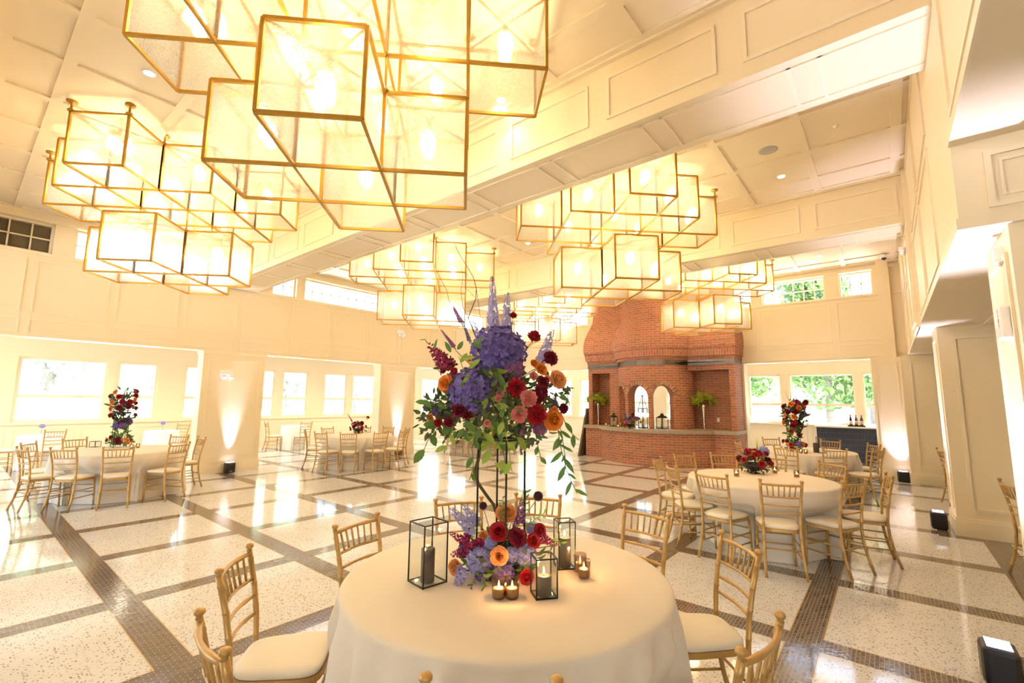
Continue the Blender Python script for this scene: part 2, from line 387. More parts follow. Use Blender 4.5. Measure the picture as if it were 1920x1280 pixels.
for c in BAYS:
    pm.box((c - .65, YL, 0), (c + .65, YL + .35, HZ)); pm.box((c - .3, YL - .06, CZ - .8), (c + .3, YL, CZ))
    bb.box((c - .67, YL - .025, 0), (c + .67, YL + .375, .2)); bb.box((c - .66, YL - .014, .2), (c + .66, YL + .364, .235))
    frame2(pl, (c, YL, 0), X_, Z_, -Y_, -.55, .55, .35, 2.5); pl.box((c - .67, YL - .02, HZ - .06), (c + .67, YL + .37, HZ))
struct('pier', pm, 'wall', wl); struct('pier_panel', pl, 'trim', wl); struct('baseboard_left', bb, 'trim')

# far wall (runs along y at x = XF)
fw_ = [(-.35 + .45, .74), (1.03, 2.42), (2.68, 4.1), (6.1, 7.4), (7.7, 9.2), (9.5, 10.9)]
fh = [(a, b, SILL, CTOP) for a, b in fw_]
wf = wall_run('wall_far', Y_, (XF, 0, 0), X_, -.75, YL + .35, HZ, CZ + .2, fh, .35)
for h in fh: window(Y_, (XF + .1, 0, 0), X_, *h, cols=max(2, round((h[1] - h[0]) / .235)), rows=2, fw=.03)
mb = MB()
for a, b in ((-.2, .9), (.9, 2.56), (2.56, 4.3), (7.4, 9.3), (9.3, 11.4)):
    frame2(mb, (XF, 0, 0), Y_, Z_, -X_, a + .06, b - .06, 3.12, 4.08); frame2(mb, (XF, 0, 0), Y_, Z_, -X_, a + .06, b - .06, HZ + .05, 3.04)
mb.box((XF - .03, -.4, SILL - .05), (XF, YL, SILL - .005)); mb.box((XF - .03, -.3, CTOP + .005), (XF, YL, CTOP + .07))
struct('moulding', mb, 'trim', wf)
pm = MB()
pm.box((XF - .15, -.25, 0), (XF + .35, .27, HZ)); pm.box((XF - .1, -.2, HZ), (XF, .02, CZ)); pm.box((XF, 10.9, 0), (XF + .35, YL + .35, HZ)); pm.box((XF, 2.95, 0), (XF + .35, 3.25, HZ)); pm.box((XF, 7.0, 0), (XF + .35, 7.3, HZ))
frame2(pm, (XF - .15, 0, 0), Y_, Z_, -X_, -.2, .2, .3, 2.55)
struct('pier', pm, 'wall', wf)
bb = MB().box((XF - .175, -.27, 0), (XF + .37, .29, .2)); struct('baseboard_far', bb, 'trim')

# right wall (y = YR), head band only; columns stand just behind it
wr = struct('wall_right', MB().box((-5.5, YR - .3, 3.2), (3.7, YR, CZ + .2)).box((3.7, YR - .3, HZ), (XF, YR, CZ + .2)), 'wall')
mb = MB()
for a, b in ((4.9, 6.4), (6.4, 7.9), (9.4, 11.3), (11.3, 13.2)):
    frame2(mb, (0, YR, 0), X_, Z_, Y_, a + .07, b - .07, 3.9, 4.8); frame2(mb, (0, YR, 0), X_, Z_, Y_, a + .07, b - .07, 2.78, 3.78)
for c in BAYS[2:3]:
    mb.box((c - .5, YR, HZ), (c + .5, YR + .04, CZ)); frame2(mb, (0, YR + .04, 0), X_, Z_, Y_, c - .42, c + .42, 2.76, 4.1)
for a in (.2, 1.9): frame2(mb, (0, YR, 0), X_, Z_, Y_, a, a + 1.6, 3.3, 4.8)
mb.box((3.7, YR, HZ), (XF, YR + .012, HZ + .07)); mb.box((-5, YR, 3.2), (3.7, YR + .012, 3.27))
struct('moulding', mb, 'trim', wr)
def column(name, x0, x1, y0, y1, z1, capx=True):
    o = struct(name, MB().box((x0, y0, 0), (x1, y1, z1)), 'wall'); m = MB()
    frame2(m, (x0, 0, 0), Y_, Z_, -X_, y0 + .14, y1 - .14, .32, z1 - .14, .035, .018); frame2(m, (0, y1, 0), X_, Z_, Y_, x0 + .1, x1 - .1, .32, z1 - .14, .03, .014)
    struct('panel_moulding', m, 'trim', o)
    b = MB().box((x0 - .025, y0 - .025, 0), (x1 + .025, y1 + .025, .19)).box((x0 - .014, y0 - .014, .19), (x1 + .014, y1 + .014, .225)); struct('baseboard', b, 'trim', o)
    return o
column('trim_1', 3.74, 4.5, -1.9, -.6, HZ)
column('trim_2', 8.32, 9.05, -1.9, -.56, HZ)
column('trim_3', 12.95, XF + .35, -1.5, -.25, HZ)
# step between the tall near aisle and the lower aisle beyond
ws = struct('wall_step', MB().box((3.7, -5.5, HZ), (3.98, YR - .3, 3.3)), 'wall'); m = MB()
for a in (-1.75, -3.6, -5.4): frame2(m, (3.7, 0, 0), Y_, Z_, -X_, a, a + 1.6 if a < -2 else -.53, HZ + .1, 3.12, .03, .016); frame2(m, (3.7, 0, 0), Y_, Z_, -X_, a + .06, (a + 1.6 if a < -2 else -.53) - .06, HZ + .16, 3.06, .014, .01)
struct('moulding', m, 'trim', ws)

# ceilings
ce = struct('ceiling', MB().box((-5.5, YR - .3, CZ), (XF + .35, YL + .35, CZ + .25)), 'ceil'); rb = MB()
COF = ((-.08, 3.73), (4.49, 8.3), (9.06, XF))
for a, b in COF:
    w = b - a
    for x in (a + .06, a + .5, a + 1.42, a + 2.36, b - .55, b - .06): rb.box((x - .05, YR, CZ - .022), (x + .05, YL, CZ))
    y = -.3
    while y < YL: rb.box((a, y - .05, CZ - .021), (b, y + .05, CZ)); y += .915
    rb.box((a, YR, CZ - .05), (a + .05, YL, CZ)); rb.box((b - .05, YR, CZ - .05), (b, YL, CZ))
struct('rib', rb, 'ceil', ce)
for i, c in enumerate(BAYS[:3]):
    x0, x1 = c - .38, c + .38
    o = struct('trim_%d' % (i + 4), MB().box((x0, YR, BZ), (x1, YL, CZ)), 'wall'); m = MB()
    for X, n in ((x0, -X_), (x1, X_)): panels(m, (X, 0, 0), Y_, n, YR, YL, BZ + .03, CZ - .08, 1.2, .2)
    y = YR + .6
    while y < YL: m.box((x0 + .09, y, BZ - .012), (x1 - .09, y + .03, BZ)); m.box((x0 + .09, y + .2, BZ - .012), (x1 - .09, y + .23, BZ)); y += 1.2
    m.box((x0 + .09, YR, BZ - .0125), (x0 + .115, YL, BZ)); m.box((x1 - .115, YR, BZ - .0125), (x1 - .09, YL, BZ))
    struct('moulding', m, 'trim', o)
AZ = 3.15
struct('ceiling_left_aisle', MB().box((-5.5, YL + .35, AZ), (XO + .3, YO + .3, AZ + .25)), 'ceil')
struct('ceiling_far_aisle', MB().box((XF + .35, YRO, AZ), (XO + .3, YL + .35, AZ + .25)), 'ceil')
struct('wall_far_return', MB().box((XF, YRO, HZ), (XF + .35, -.75, AZ + .25)), 'wall')
ca = struct('ceiling_right_aisle', MB().box((3.98, YRO, HZ), (XF + .35, YR - .3, HZ + .25)), 'ceil'); m = MB()
for x in (5.2, 6.9, 8.6, 10.4): frame2(m, (0, 0, HZ), X_, Y_, -Z_, x, x + 1.5, -5.2, -1.0, .05, .02)
struct('moulding', m, 'trim', ca)
cb = struct('ceiling_near_aisle', MB().box((-5.5, YRO, 3.2), (3.72, YR - .3, 3.45)), 'ceil'); m = MB()
for x in (-1.2, .25, 1.75): 
    frame2(m, (0, 0, 3.2), X_, Y_, -Z_, x, x + 1.25, -5.2, -.95, .05, .02); frame2(m, (0, 0, 3.2), X_, Y_, -Z_, x + .09, x + 1.16, -5.1, -1.04, .02, .012)
struct('moulding', m, 'trim', cb)

# outer walls with sash windows over panelled dadoes
lw = [(-4.6, -2.4), (-2.1, -.92), (-.9 + .12, .27), (.98, 2.66), (2.84, 3.76), (4.39, 5.45), (5.7, 7.03), (7.26, 8.18), (8.79, 9.72), (9.95, 11.3), (11.7, 13.05), (13.39, 14.67), (15.2, 16.6)]
wall_o = wall_run('wall_outer_left', X_, (0, YO, 0), Y_, -5.8, XO + .3, 0, AZ + .25, [(a, b, 1.0, 2.6) for a, b in lw], .3)
for a, b in lw: window(X_, (0, YO + .05, 0), Y_, a, b, 1.0, 2.6, transom=1.64, fw=.07)
m = MB(); panels(m, (0, YO, 0), X_, -Y_, -5, XO, .2, .92, 1.2); m.box((-5.5, YO - .04, .95), (XO, YO, 1.0)); m.box((-5.5, YO - .02, 0), (XO, YO, .16)); struct('dado', m, 'trim', wall_o)
fo = [(-4.4, -2.6), (-2.3, -.9), (-.62, .61), (.78, 2.56), (2.77, 3.8), (4.5, 5.5), (5.7, 6.7), (7.2, 8.7), (9.2, 10.6), (11, 12.5), (13, 14.6)]
wall_p = wall_run('wall_outer_far', Y_, (XO, 0, 0), X_, YRO, YO, 0, AZ + .25, [(a, b, .98, 2.6) for a, b in fo], .3)
for a, b in fo: window(Y_, (XO + .05, 0, 0), X_, a, b, .98, 2.6, transom=1.6, fw=.06)
m = MB(); panels(m, (XO, 0, 0), Y_, -X_, -5, YO, .2, .9, 1.2); m.box((XO - .04, YRO, .93), (XO, YO, .98)); m.box((XO - .02, YRO, 0), (XO, YO, .16)); struct('dado', m, 'trim', wall_p)
struct('wall_outer_right', MB().box((-5.8, YRO - .3, 0), (XO + .3, YRO, 3.45)), 'wall')
fill_win = [(-4.8, -2.2), (5.2, 8.0), (8.6, 11.2), (12.2, 15.6)]  # unseen windows behind the camera, added for neutral daylight fill
wall_run('wall_back', Y_, (-5.5, 0, 0), -X_, YRO, YO + .3, 0, CZ + .2, [(a, b, .6, 3.0) for a, b in fill_win], .3)
for a, b in fill_win: window(Y_, (-5.55, 0, 0), -X_, a, b, .6, 3.0, cols=2, transom=2.1, fw=.07)
# ------------------------------------------------------------------ brick fireplace bar
FY = 5.12
def plan(off=0, wing=12.45, ap=.9, hw=1.6, y0=3.0, y1=7.25, n=28, yc=FY):
    """front edge in plan: flat wing, bow, flat wing; off moves it outwards"""
    r = (hw * hw + ap * ap) / (2 * ap); cx = wing - ap + r; a = math.asin(hw / r); P = [V((wing - off, y0 - off * .6, 0)), V((wing - off, yc - hw - off * .3, 0))]
    for i in range(1, n): t = -a + 2 * a * i / n; P.append(V((cx - (r + off) * math.cos(t), yc + (r + off) * math.sin(t), 0)))
    return P + [V((wing - off, yc + hw + off * .3, 0)), V((wing - off, y1 + off * .6, 0))]
def skin(rows, closeback=None):
    """surface over rows (plan polyline, z) with arc-length uv; closed to the back wall at both ends"""
    P, UV = [], []
    for pl_, z in rows:
        pts = [V((q.x, q.y, z)) for q in pl_]
        if closeback: pts = [V((closeback, pts[0].y, z))] + pts + [V((closeback, pts[-1].y, z))]
        s = 0; u = []
        for i, p in enumerate(pts):
            if i: s += (V((p.x, p.y, 0)) - V((pts[i - 1].x, pts[i - 1].y, 0))).length
            u.append(s)
        u = [a * 8.0 / s * .9 for a in u] if False else u
        P.append(pts); UV.append([(a, z + (0 if len(rows) else 0)) for a in u])
    return P, UV
fp = thing('brick_fireplace', 'curved red brick fireplace bar with arched openings and domed hood', 'fireplace', (0, 0, 0))
mb = MB(); P, UV = skin([(plan(), 0), (plan(), .84)], XF); mb.grid(P, False, UV); mb.build('base', 'brick', fp)
mb = MB(); o_ = plan(.07); P, _ = skin([(o_, .84), (o_, .93)], XF + .3); mb.grid(P, False)
n = len(mb.v); top = P[1]; mb.v += [V(p) for p in top]; mb.face(list(range(n, n + len(top)))); n = len(mb.v); mb.v += [V(p) for p in P[0]]; mb.face(list(reversed(range(n, n + len(top))))); mb.build('stone_ledge', 'stone', fp)
# upper bow wall with three arched openings, open to the room behind
YB, RB = 5.2, 1.09; XC = 11.95 + RB
arch = [(-.5, .25), (.14, .29), (.80, .25)]; SP, TOPZ = 1.74, 2.64
def zlow(t):
    for c, h in arch:
        if abs(t - c) <= h: return SP + math.sqrt(max(0, 1 - ((t - c) / h) ** 2)) * .34
    return None
ts = sorted(set([-1.42 + 2.84 * i / 60 for i in range(61)] + [c + h * s_ for c, h in arch for s_ in (-1, -.97, -.9, -.75, -.5, -.25, 0, .25, .5, .75, .9, .97, 1)]))
mb = MB()
def bowp(t, z, r=RB): return V((XC - r * math.cos(t), YB + r * math.sin(t), z))
TH = .24
for a, b in zip(ts, ts[1:]):
    mid = zlow((a + b) / 2)
    za, zb = (zlow(a) or SP, zlow(b) or SP) if mid else (.93, .93)
    for r_, flip in ((RB, False), (RB - TH, True)):
        n = len(mb.v); mb.v += [bowp(a, za, r_), bowp(b, zb, r_), bowp(b, TOPZ, r_), bowp(a, TOPZ, r_)]
        uv = [(a * RB, za), (b * RB, zb), (b * RB, TOPZ), (a * RB, TOPZ)]; ids = [n, n + 1, n + 2, n + 3]
        mb.face(ids if not flip else ids[::-1], False, uv if not flip else uv[::-1])
    if mid:
        n = len(mb.v); mb.v += [bowp(a, za), bowp(b, zb), bowp(b, zb, RB - TH), bowp(a, za, RB - TH)]; mb.face([n + 3, n + 2, n + 1, n], False, [(0, za), (.1, zb), (.1, zb + TH), (0, za + TH)])
for c, h in arch:
    for t in (c - h, c + h):
        n = len(mb.v); mb.v += [bowp(t, .93), bowp(t, SP), bowp(t, SP, RB - TH), bowp(t, .93, RB - TH)]; mb.face([n, n + 1, n + 2, n + 3], False, [(0, .93), (0, SP), (TH, SP), (TH, .93)])
mb.build('bow_wall', 'brick', fp)
# arch rings of headers standing proud
for c, h in arch:
    mb = MB()
    for i in range(15):
        a = PI * (i + .5) / 15; t = c - (h + .055) * math.cos(a); z = SP + .01 + .41 * math.sin(a); p = bowp(t, z, RB + .004)
        tan = (bowp(t + .01 * math.sin(a), z + .01 * math.cos(a) * 1.2) - bowp(t, z)).normalized(); rad = V((XC - p.x, YB - p.y, 0)).normalized(); up_ = rad.cross(tan)
        n = len(mb.v)
        for dz in (0, .022):
            for u, w in ((-.021, -.055), (.021, -.055), (.03, .055), (-.03, .055)): mb.v.append(p - rad * dz + tan * u + up_ * w * -1)
        for q in ((0, 1, 2, 3), (7, 6, 5, 4), (0, 4, 5, 1), (1, 5, 6, 2), (2, 6, 7, 3), (3, 7, 4, 0)): mb.face([n + k for k in q], False, [(i * .645 + .05, i * .071 + .02), (i * .645 + .15, i * .071 + .02), (i * .645 + .15, i * .071 + .05), (i * .645 + .05, i * .071 + .05)])
    mb.build('arch_ring', brick_mat('arch_brick', (.66, .34, .2), (.16, .06, .035), (.5, .36, .26)) if c < 0 else bpy.data.materials['arch_brick'], fp)
# wings with niches (front plane x = 12.65)
XW = 12.65
def wing(y0, y1, n0, n1):
    mb = MB(); z0, zt, zn = .93, TOPZ, 2.5
    mb.box((XW, y0, z0), (XF, n0, zt)); mb.box((XW, n1, z0), (XF, y1, zt)); mb.box((XW, n0, zn), (XF, n1, zt)); mb.box((XW + .5, n0, z0), (XF, n1, zn))
    return mb
mb = wing(3.0, 4.32, 3.14, 4.2); mb.build('niche_wing', 'brick', fp)
mb = wing(6.1, 7.25, 6.52, 7.12); mb.build('niche_wing', 'brick', fp)
# band, corbel and hood
def upper(off): 
    P = [V((XW - off, 3.0 - off * .5, 0)), V((XW - off, YB - 1.0, 0))]
    for i in range(25):
        t = -1.25 + 2.5 * i / 24; P.append(V((XC - (RB + off) * math.cos(t), YB + (RB + off) * math.sin(t), 0)))
    return P + [V((XW - off, YB + 1.0, 0)), V((XW - off, 7.25 + off * .5, 0))]
mb = MB(); P, _ = skin([(upper(0), 2.64), (upper(.02), 2.64), (upper(.02), 2.775), (upper(0), 2.775)], XF); mb.grid(P, False); mb.build('steel_band', 'steel', fp)
def course(rows, name, turn):
    mb = MB(); P, UV = skin([(upper(o), z) for o, z in rows], XF); UV = [[(UV[0][j][0], UV[i][j][1]) for j in range(len(UV[0]))] for i in range(len(UV))]
    if turn: UV = [[(b, a) for a, b in r_] for r_ in UV]
    mb.grid(P, False, UV); mb.build(name, 'brick', fp)
course([(0.0, 2.775), (.04, 2.776), (.04, 2.86)], 'corbel_course', False); course([(.04, 2.86), (.09, 2.861), (.12, 3.05), (.12, 3.051)], 'soldier_course', True)
course([(.12, 3.05), (.155, 3.12), (.165, 3.25), (.15, 3.42), (.10, 3.6), (.02, 3.78), (-.08, 3.95), (-.15, 4.1), (-.18, 4.3), (-.18, CZ)], 'hood', False)
mb = MB(); P = [V((p.x, p.y, 2.7)) for p in upper(0)]; n = 0; mb.v = [V((XF, 3.0, 2.7))] + P + [V((XF, 7.25, 2.7))]; mb.face(list(reversed(range(len(mb.v))))); mb.build('hood_soffit', 'brick', fp)
so = MB().box((-.004, -.034, -.055), (0.006, .034, .055)); o = so.build('outlet_plate', 'white'); o.location = onx(1347, 787, XW + .495); tag(o, 'white outlet plate on the brick niche right of the arches', 'outlet')

# dark board leaning at the left end of the fireplace
mb = MB(); mb.bar((12.55, 7.32, .02), (12.95, 7.30, 1.42), .06, .5, Y_); 
mb = MB(); n = 0
mb.v = [V(p) for p in ((12.2, 7.34, 0), (12.9, 7.34, 0), (12.9, 7.34, 1.42), (12.72, 7.34, 1.42), (12.2, 7.4, 0), (12.9, 7.4, 0), (12.9, 7.4, 1.42), (12.72, 7.4, 1.42))]
for q in ((0, 1, 2, 3), (7, 6, 5, 4), (0, 4, 5, 1), (1, 5, 6, 2), (2, 6, 7, 3), (3, 7, 4, 0)): mb.face(q)
tag(mb.build('dark_board', 'woodbrown'), 'dark brown slanted board standing at the left end of the brick fireplace', 'board')

# ------------------------------------------------------------------ bar at the far right
bar = thing('bar_counter', 'white topped bar clad in navy vertical tiles under the far windows', 'bar', (16.3, 0, 0))
MB().box((0, -2.2, 0), (.6, 1.72, .955)).build('tiled_front', 'bartile', bar)
MB().box((-.06, -2.25, .955), (.68, 1.76, 1.0)).build('counter_top', 'bartop', bar, bevel=.006)
def bottle_proto(loc, label):
    t = thing('wine_bottle', label, 'bottle', loc, 0, 'wine bottles on the bar')
    part('body', MB().lathe([(.001, 0), (.037, .002), (.038, .01), (.038, .19), (.03, .225), (.0145, .25), (.0135, .3), (.015, .302), (.015, .315), (.001, .316)], 16).mesh('bottle_body', 'bottle'), t)
    part('label', MB().lathe([(.0386, .05), (.0386, .15)], 16).mesh('bottle_label', 'wrap'), t); return t
pb = onx(1606, 797, 16.42)
tr = MB().box((-.08, -.2, 0), (.08, .2, .012)).box((-.08, -.2, .012), (-.07, .2, .035)).box((.07, -.2, .012), (.08, .2, .035)).build('bottle_tray', 'black'); tr.location = (pb.x, pb.y, 1.0); tag(tr, 'black tray under the wine bottles on the bar', 'tray')
b0 = bottle_proto((pb.x, pb.y + .125, 1.012), 'wine bottle on the bar tray, left of the three')
dup(b0, (pb.x, pb.y, 1.012), .4, 'wine bottle on the bar tray, middle of the three'); dup(b0, (pb.x, pb.y - .125, 1.012), .9, 'wine bottle on the bar tray, right of the three nearest the pillar')
gm = MB().lathe([(.03, 0), (.03, .004), (.004, .008), (.004, .09), (.02, .1), (.036, .14), (.034, .2)], 14).mesh('wine_glass', 'globe')
for i, px in enumerate((1549, 1555, 1561, 1567)):
    g = bpy.data.objects.new('wine_glass', gm); col.objects.link(g); q = onx(px, 796, 16.45); g.location = (q.x, q.y, 1.0); tag(g, 'stemmed glass in the row on the bar beside the wine bottles', 'glass', 'glasses on the bar')

# ------------------------------------------------------------------ garden outside
struct('ground', MB().box((-40, -40, -.3), (70, 75, -.13)), 'paving')
def tree(x, y, h, r, leafm, label, seed, low=.5):
    rr = random.Random(seed); t = thing('garden_tree', label, 'tree', (x, y, -.13), 0, 'trees outside the windows')
    mb = MB(); k = 0
    blobs = [(V((rr.uniform(-1, 1) * r * .6, rr.uniform(-1, 1) * r * .6, rr.uniform(low, h))), r * rr.uniform(.35, .6)) for _ in range(20)]
    for c, br in blobs:
        for _ in range(170):
            d = V((rr.gauss(0, 1), rr.gauss(0, 1), rr.gauss(0, 1))).normalized(); p = c + d * br * rr.uniform(.7, 1.05); u = d.orthogonal().normalized(); u.rotate(Matrix.Rotation(rr.uniform(0, 6.28), 3, d)); w = d.cross(u); s = rr.uniform(.09, .22); d2 = d * s * rr.uniform(-.6, .6)
            n = len(mb.v); mb.v += [p - u * s, p - w * s * .5 + d2, p + u * s + d2, p + w * s * .5]; mb.face((n, n + 1, n + 2, n + 3))
    mb.build('crown', leafm, t)
    MB().tube([(0, 0, 0), (.06, 0, h * .4), (0, .08, h * .8)], [r * .1, r * .075, r * .03], 10).build('trunk', 'trunk', t)
i = 0
for x, y, h, r, lf, lab in ((24, 2.0, 8.5, 1.8, 'outleaf', 'tall tree showing in the far right clerestory windows'), (24.5, -3, 8, 2.2, 'outleaf', 'tall tree behind the right pillar outside'), (33, .6, 8, 3.2, 'outleaf', 'green leafy tree seen through the window above the bar'), (25, 5.6, 6, 1.5, 'outleaf', 'green tree seen in the window right of the brick fireplace'), (31, -6.5, 8, 2.6, 'outleaf', 'tree seen in the window edge beside the right pillar'),
                            (39, 5.5, 9, 3.6, 'outleaf2', 'yellow green tree behind the trunk in the bar window'), (31, 9.5, 7, 3.2, 'outleaf', 'tree seen through the window left of the fireplace'),
                            (2.5, 27, 6, 3, 'outwashed', 'tree washed pale by glare in the widest left aisle window'), (7.5, 33, 7, 3, 'outwashed', 'tree washed pale by glare outside the narrow window behind the left tall flowers'), (13, 29, 6.5, 3, 'outwashed', 'tree washed pale by glare outside the window pair left of the middle pier'),
                            (19.5, 31, 6, 2.8, 'outwashed', 'tree outside the window right of the middle pier'), (-3.5, 34, 8, 3.5, 'outwashed', 'yellow green tree outside the leftmost window'), (26, 22, 9, 3.5, 'outleaf', 'tree beyond the corner behind the tall flowers')):
    tree(x, y, h, r, lf, lab, 100 + i, 2.2 if x > 22 else 1.6); i += 1
# ------------------------------------------------------------------ cube chandeliers: a tier of nine lanterns on a checkerboard and four below in the gaps
S = .61; ZU, ZLO = 4.215, 3.304
def cube_frame():
    mb = MB(); h = S / 2; b = .023
    for z in (0, S):
        for s in (-1, 1):
            mb.bar((-h, s * h, z), (h, s * h, z), b); mb.bar((s * h, -h, z), (s * h, h, z), b)
    for sx in (-1, 1):
        for sy in (-1, 1): mb.bar((sx * h, sy * h, 0), (sx * h, sy * h, S), b)
    # cross arms in the open top that carry the lamp holder
    mb.bar((-h, -h, S), (h, h, S), .014); mb.bar((-h, h, S), (h, -h, S), .014); mb.tube([(0, 0, S), (0, 0, S - .1)], .018, 8)
    return mb.mesh('cube_frame', 'brass')
cf = cube_frame()
hp = S / 2 - .012
q_ = MB(); q_.v = [V((-hp, 0, .012)), V((hp, 0, .012)), V((hp, 0, S - .012)), V((-hp, 0, S - .012))]; q_.face((0, 1, 2, 3)); pm_ = q_.mesh('textured_panel', 'hammer')
gl_ = MB().ball((0, 0, 0), .145, 20, 12).mesh('globe_bulb', 'globe')
fi_ = MB().ball((0, 0, 0), .042, 12, 8, (1, 1, 1.35)).mesh('filament', 'filament')
CUBES = [(u, v, ZU) for u, v in ((0, 0), (-1, 1), (1, 1), (-2, 2), (0, 2), (2, 2), (-1, 3), (1, 3), (0, 4))] + [(u, v, ZLO) for u, v in ((0, 1), (-1, 2), (1, 2), (0, 3))]
BULB_W = 6.2
def rod_mesh(L, canopy):
    mb = MB().lathe([(.001, -.003), (.03, 0), (.035, .012), (.03, .024), (.011, .026), (.011, L - .02)] + ([(.05, L - .018), (.05, L - .001), (.001, L - .001)] if canopy else [(.011, L)]), 12); return mb.mesh('rod', 'brass')
rod_u = rod_mesh(CZ - ZU - S, True); rod_l = rod_mesh(ZU - ZLO - S, False)
CH = [((1.82, 3.17), 'brass cube chandelier hanging nearest, above the tall flowers at the front table'), ((1.83, 7.75), 'brass cube chandelier over the round table with tall flowers beside the left pier'),
      ((6.40, 3.17), 'brass cube chandelier in the middle bay, hanging right above the brick fireplace view'), ((6.38, 7.76), 'brass cube chandelier in the middle bay, behind the curly willow branches'),
      ((10.96, 3.17), 'brass cube chandelier in the far bay before the right part of the brick hood'), ((10.96, 7.77), 'brass cube chandelier in the far bay, left of the brick hood behind the delphiniums')]
def chandelier(c, label):
    t = thing('cube_chandelier', label, 'chandelier', (c[0], c[1], ZLO), -PI / 4, 'cube chandeliers'); k = 0
    for u, v, z in CUBES:
        x, y = u * S, (v - 2) * S; zz = z - ZLO
        q = part('cube_lantern', cf, t, (x, y, zz))
        for a in range(4): part('glass_panel', pm_, q, (hp * math.cos(a * PI / 2), hp * math.sin(a * PI / 2), 0), Matrix.Rotation(a * PI / 2 + PI / 2, 3, 'Z'))
        part('globe_bulb', gl_, q, (0, 0, S - .25)); part('filament', fi_, q, (0, 0, S - .21))
        # lamp
        ld = bpy.data.lights.get('chandelier_lamp') or bpy.data.lights.new('chandelier_lamp', 'POINT'); ld.energy = BULB_W; ld.color = (1, .70, .26); ld.shadow_soft_size = .05
        lo = bpy.data.objects.new('chandelier_lamp', ld); col.objects.link(lo); lo.parent = q; lo.location = (0, 0, S - .25)
    top = ZU + S - ZLO; corners = {}
    for u, v, z in CUBES:
        if z == ZU:
            for a in (-.5, .5):
                for b in (-.5, .5): corners[(u + a, v + b)] = corners.get((u + a, v + b), 0) + 1
    for (a, b), n_ in corners.items():
        if n_ > 1 or abs(a) > 2 or b in (-.5, 4.5): part('hanging_rod', rod_u, t, (a * S, (b - 2) * S, top))
    for a in (-.5, .5):
        for b in (1.5, 2.5): part('hanging_rod', rod_l, t, (a * S, (b - 2) * S, S))
for c, l in CH: chandelier(c, l)

# ------------------------------------------------------------------ recessed lights, speaker, camera, emergency lights
dl_ring = MB().lathe([(.045, 0), (.062, -.004), (.066, 0)], 20).mesh('downlight_ring', 'white'); dl_disc = MB().lathe([(.001, -.0015), (.046, -.0015)], 20).mesh('downlight_lens', 'downlight')
for (px, py), lab in (((280, 138), 'recessed ceiling light left of the nearest chandelier'), ((940, 188), 'recessed ceiling light seen through the right cubes of the nearest chandelier'), ((818, 350), 'recessed ceiling light seen just under the nearest chandelier'), ((805, 88), 'recessed ceiling light seen through the top middle of the nearest chandelier'),
                      ((1465, 331), 'recessed ceiling light right of the middle bay chandelier'), ((990, 456), 'recessed ceiling light below the left cubes of the middle bay chandelier'), ((1536, 480), 'recessed ceiling light above the far right clerestory windows')):
    p = onz(px, py, CZ - .001); t = thing('recessed_light', lab, 'light', p, 0, 'recessed ceiling lights'); part('trim_ring', dl_ring, t); part('lens', dl_disc, t)
    ld = bpy.data.lights.get('downlight_spot') or bpy.data.lights.new('downlight_spot', 'SPOT'); ld.energy = 10; ld.color = (1, .86, .66); ld.spot_size = 1.6; ld.spot_blend = .6; ld.shadow_soft_size = .05
    lo = bpy.data.objects.new('downlight_spot', ld); col.objects.link(lo); lo.parent = t; lo.location = (0, 0, -.02)
# the aisles' own recessed lights
for i, (x, y, lab) in enumerate([(x, 14.1, 'recessed light in the left aisle ceiling') for x in (.5, 3, 5.5, 8, 10.5, 13)] + [(15.7, y, 'recessed light in the far aisle ceiling') for y in (1, 3, 5.2, 8, 11)] + [(x, -3, 'recessed light in the right aisle ceiling') for x in (5.2, 7.6, 10.5)]):
    t = thing('recessed_light', lab, 'light', (x, y, (HZ if y < -2 else AZ) - .001), 0, lab); part('trim_ring', dl_ring, t); part('lens', dl_disc, t)
    nm = 'aisle_downlight' if y > 12 else 'far_downlight'; ld = bpy.data.lights.get(nm) or bpy.data.lights.new(nm, 'SPOT'); ld.energy = 90 if y > 12 else 22; ld.color = (1, .86, .62); ld.spot_size = 2.6; ld.spot_blend = .8; ld.shadow_soft_size = .08
    lo = bpy.data.objects.new('aisle_downlight', ld); col.objects.link(lo); lo.parent = t; lo.location = (0, 0, -.02)
o = MB().lathe([(.001, -.006), (.1, -.006), (.115, 0)], 24).build('ceiling_speaker', 'greyfix'); o.location = onz(1440, 282, CZ - .001); tag(o, 'round grey speaker grille in the ceiling above the recessed light', 'speaker')
o = MB().lathe([(.001, -.03), (.012, -.03), (.012, -.01), (.03, -.004), (.03, 0)], 12).build('sprinkler_head', 'white'); o.location = onz(1567, 236, CZ - .001); tag(o, 'small white sprinkler head in the ceiling panel by the right wall', 'sprinkler')
p = onz(1657, 486, CZ - .13); t = thing('dome_camera', 'white dome security camera with dark lens above the far right window', 'camera', (p.x, p.y, CZ - .001))
MB().lathe([(.03, 0), (.06, -.02), (.07, -.07), (.065, -.1), (.001, -.1)], 20).build('housing', 'white', t); MB().ball((0, 0, -.1), .05, 16, 8).build('dome_lens', 'blackplastic', t)
def emergency(loc, rz, label, s=1):
    t = thing('emergency_light', label, 'light', loc, rz)
    MB().box((-.13 * s, -.05, -.06 * s), (.13 * s, 0, .06 * s)).build('housing', 'white', t, bevel=.012)
    for q in (-1, 1):
        mb = MB().lathe([(.02, 0), (.05, .03), (.055, .06), (.001, .062)], 14); mb.xf(Matrix.Translation((q * .07 * s, -.05, -.085 * s)) @ Matrix.Rotation(2.0, 4, 'X') @ Matrix.Scale(s, 4)); mb.build('lamp_head', 'white', t)
p = ony(1694, 492, YR); emergency((8.9, YR, 4.05), PI, 'white twin lamp emergency light high on the right wall')
p = ony(425, 690, YL); emergency((p.x, YL, p.z - .1), 0, 'white emergency light on the left pier above the uplight')
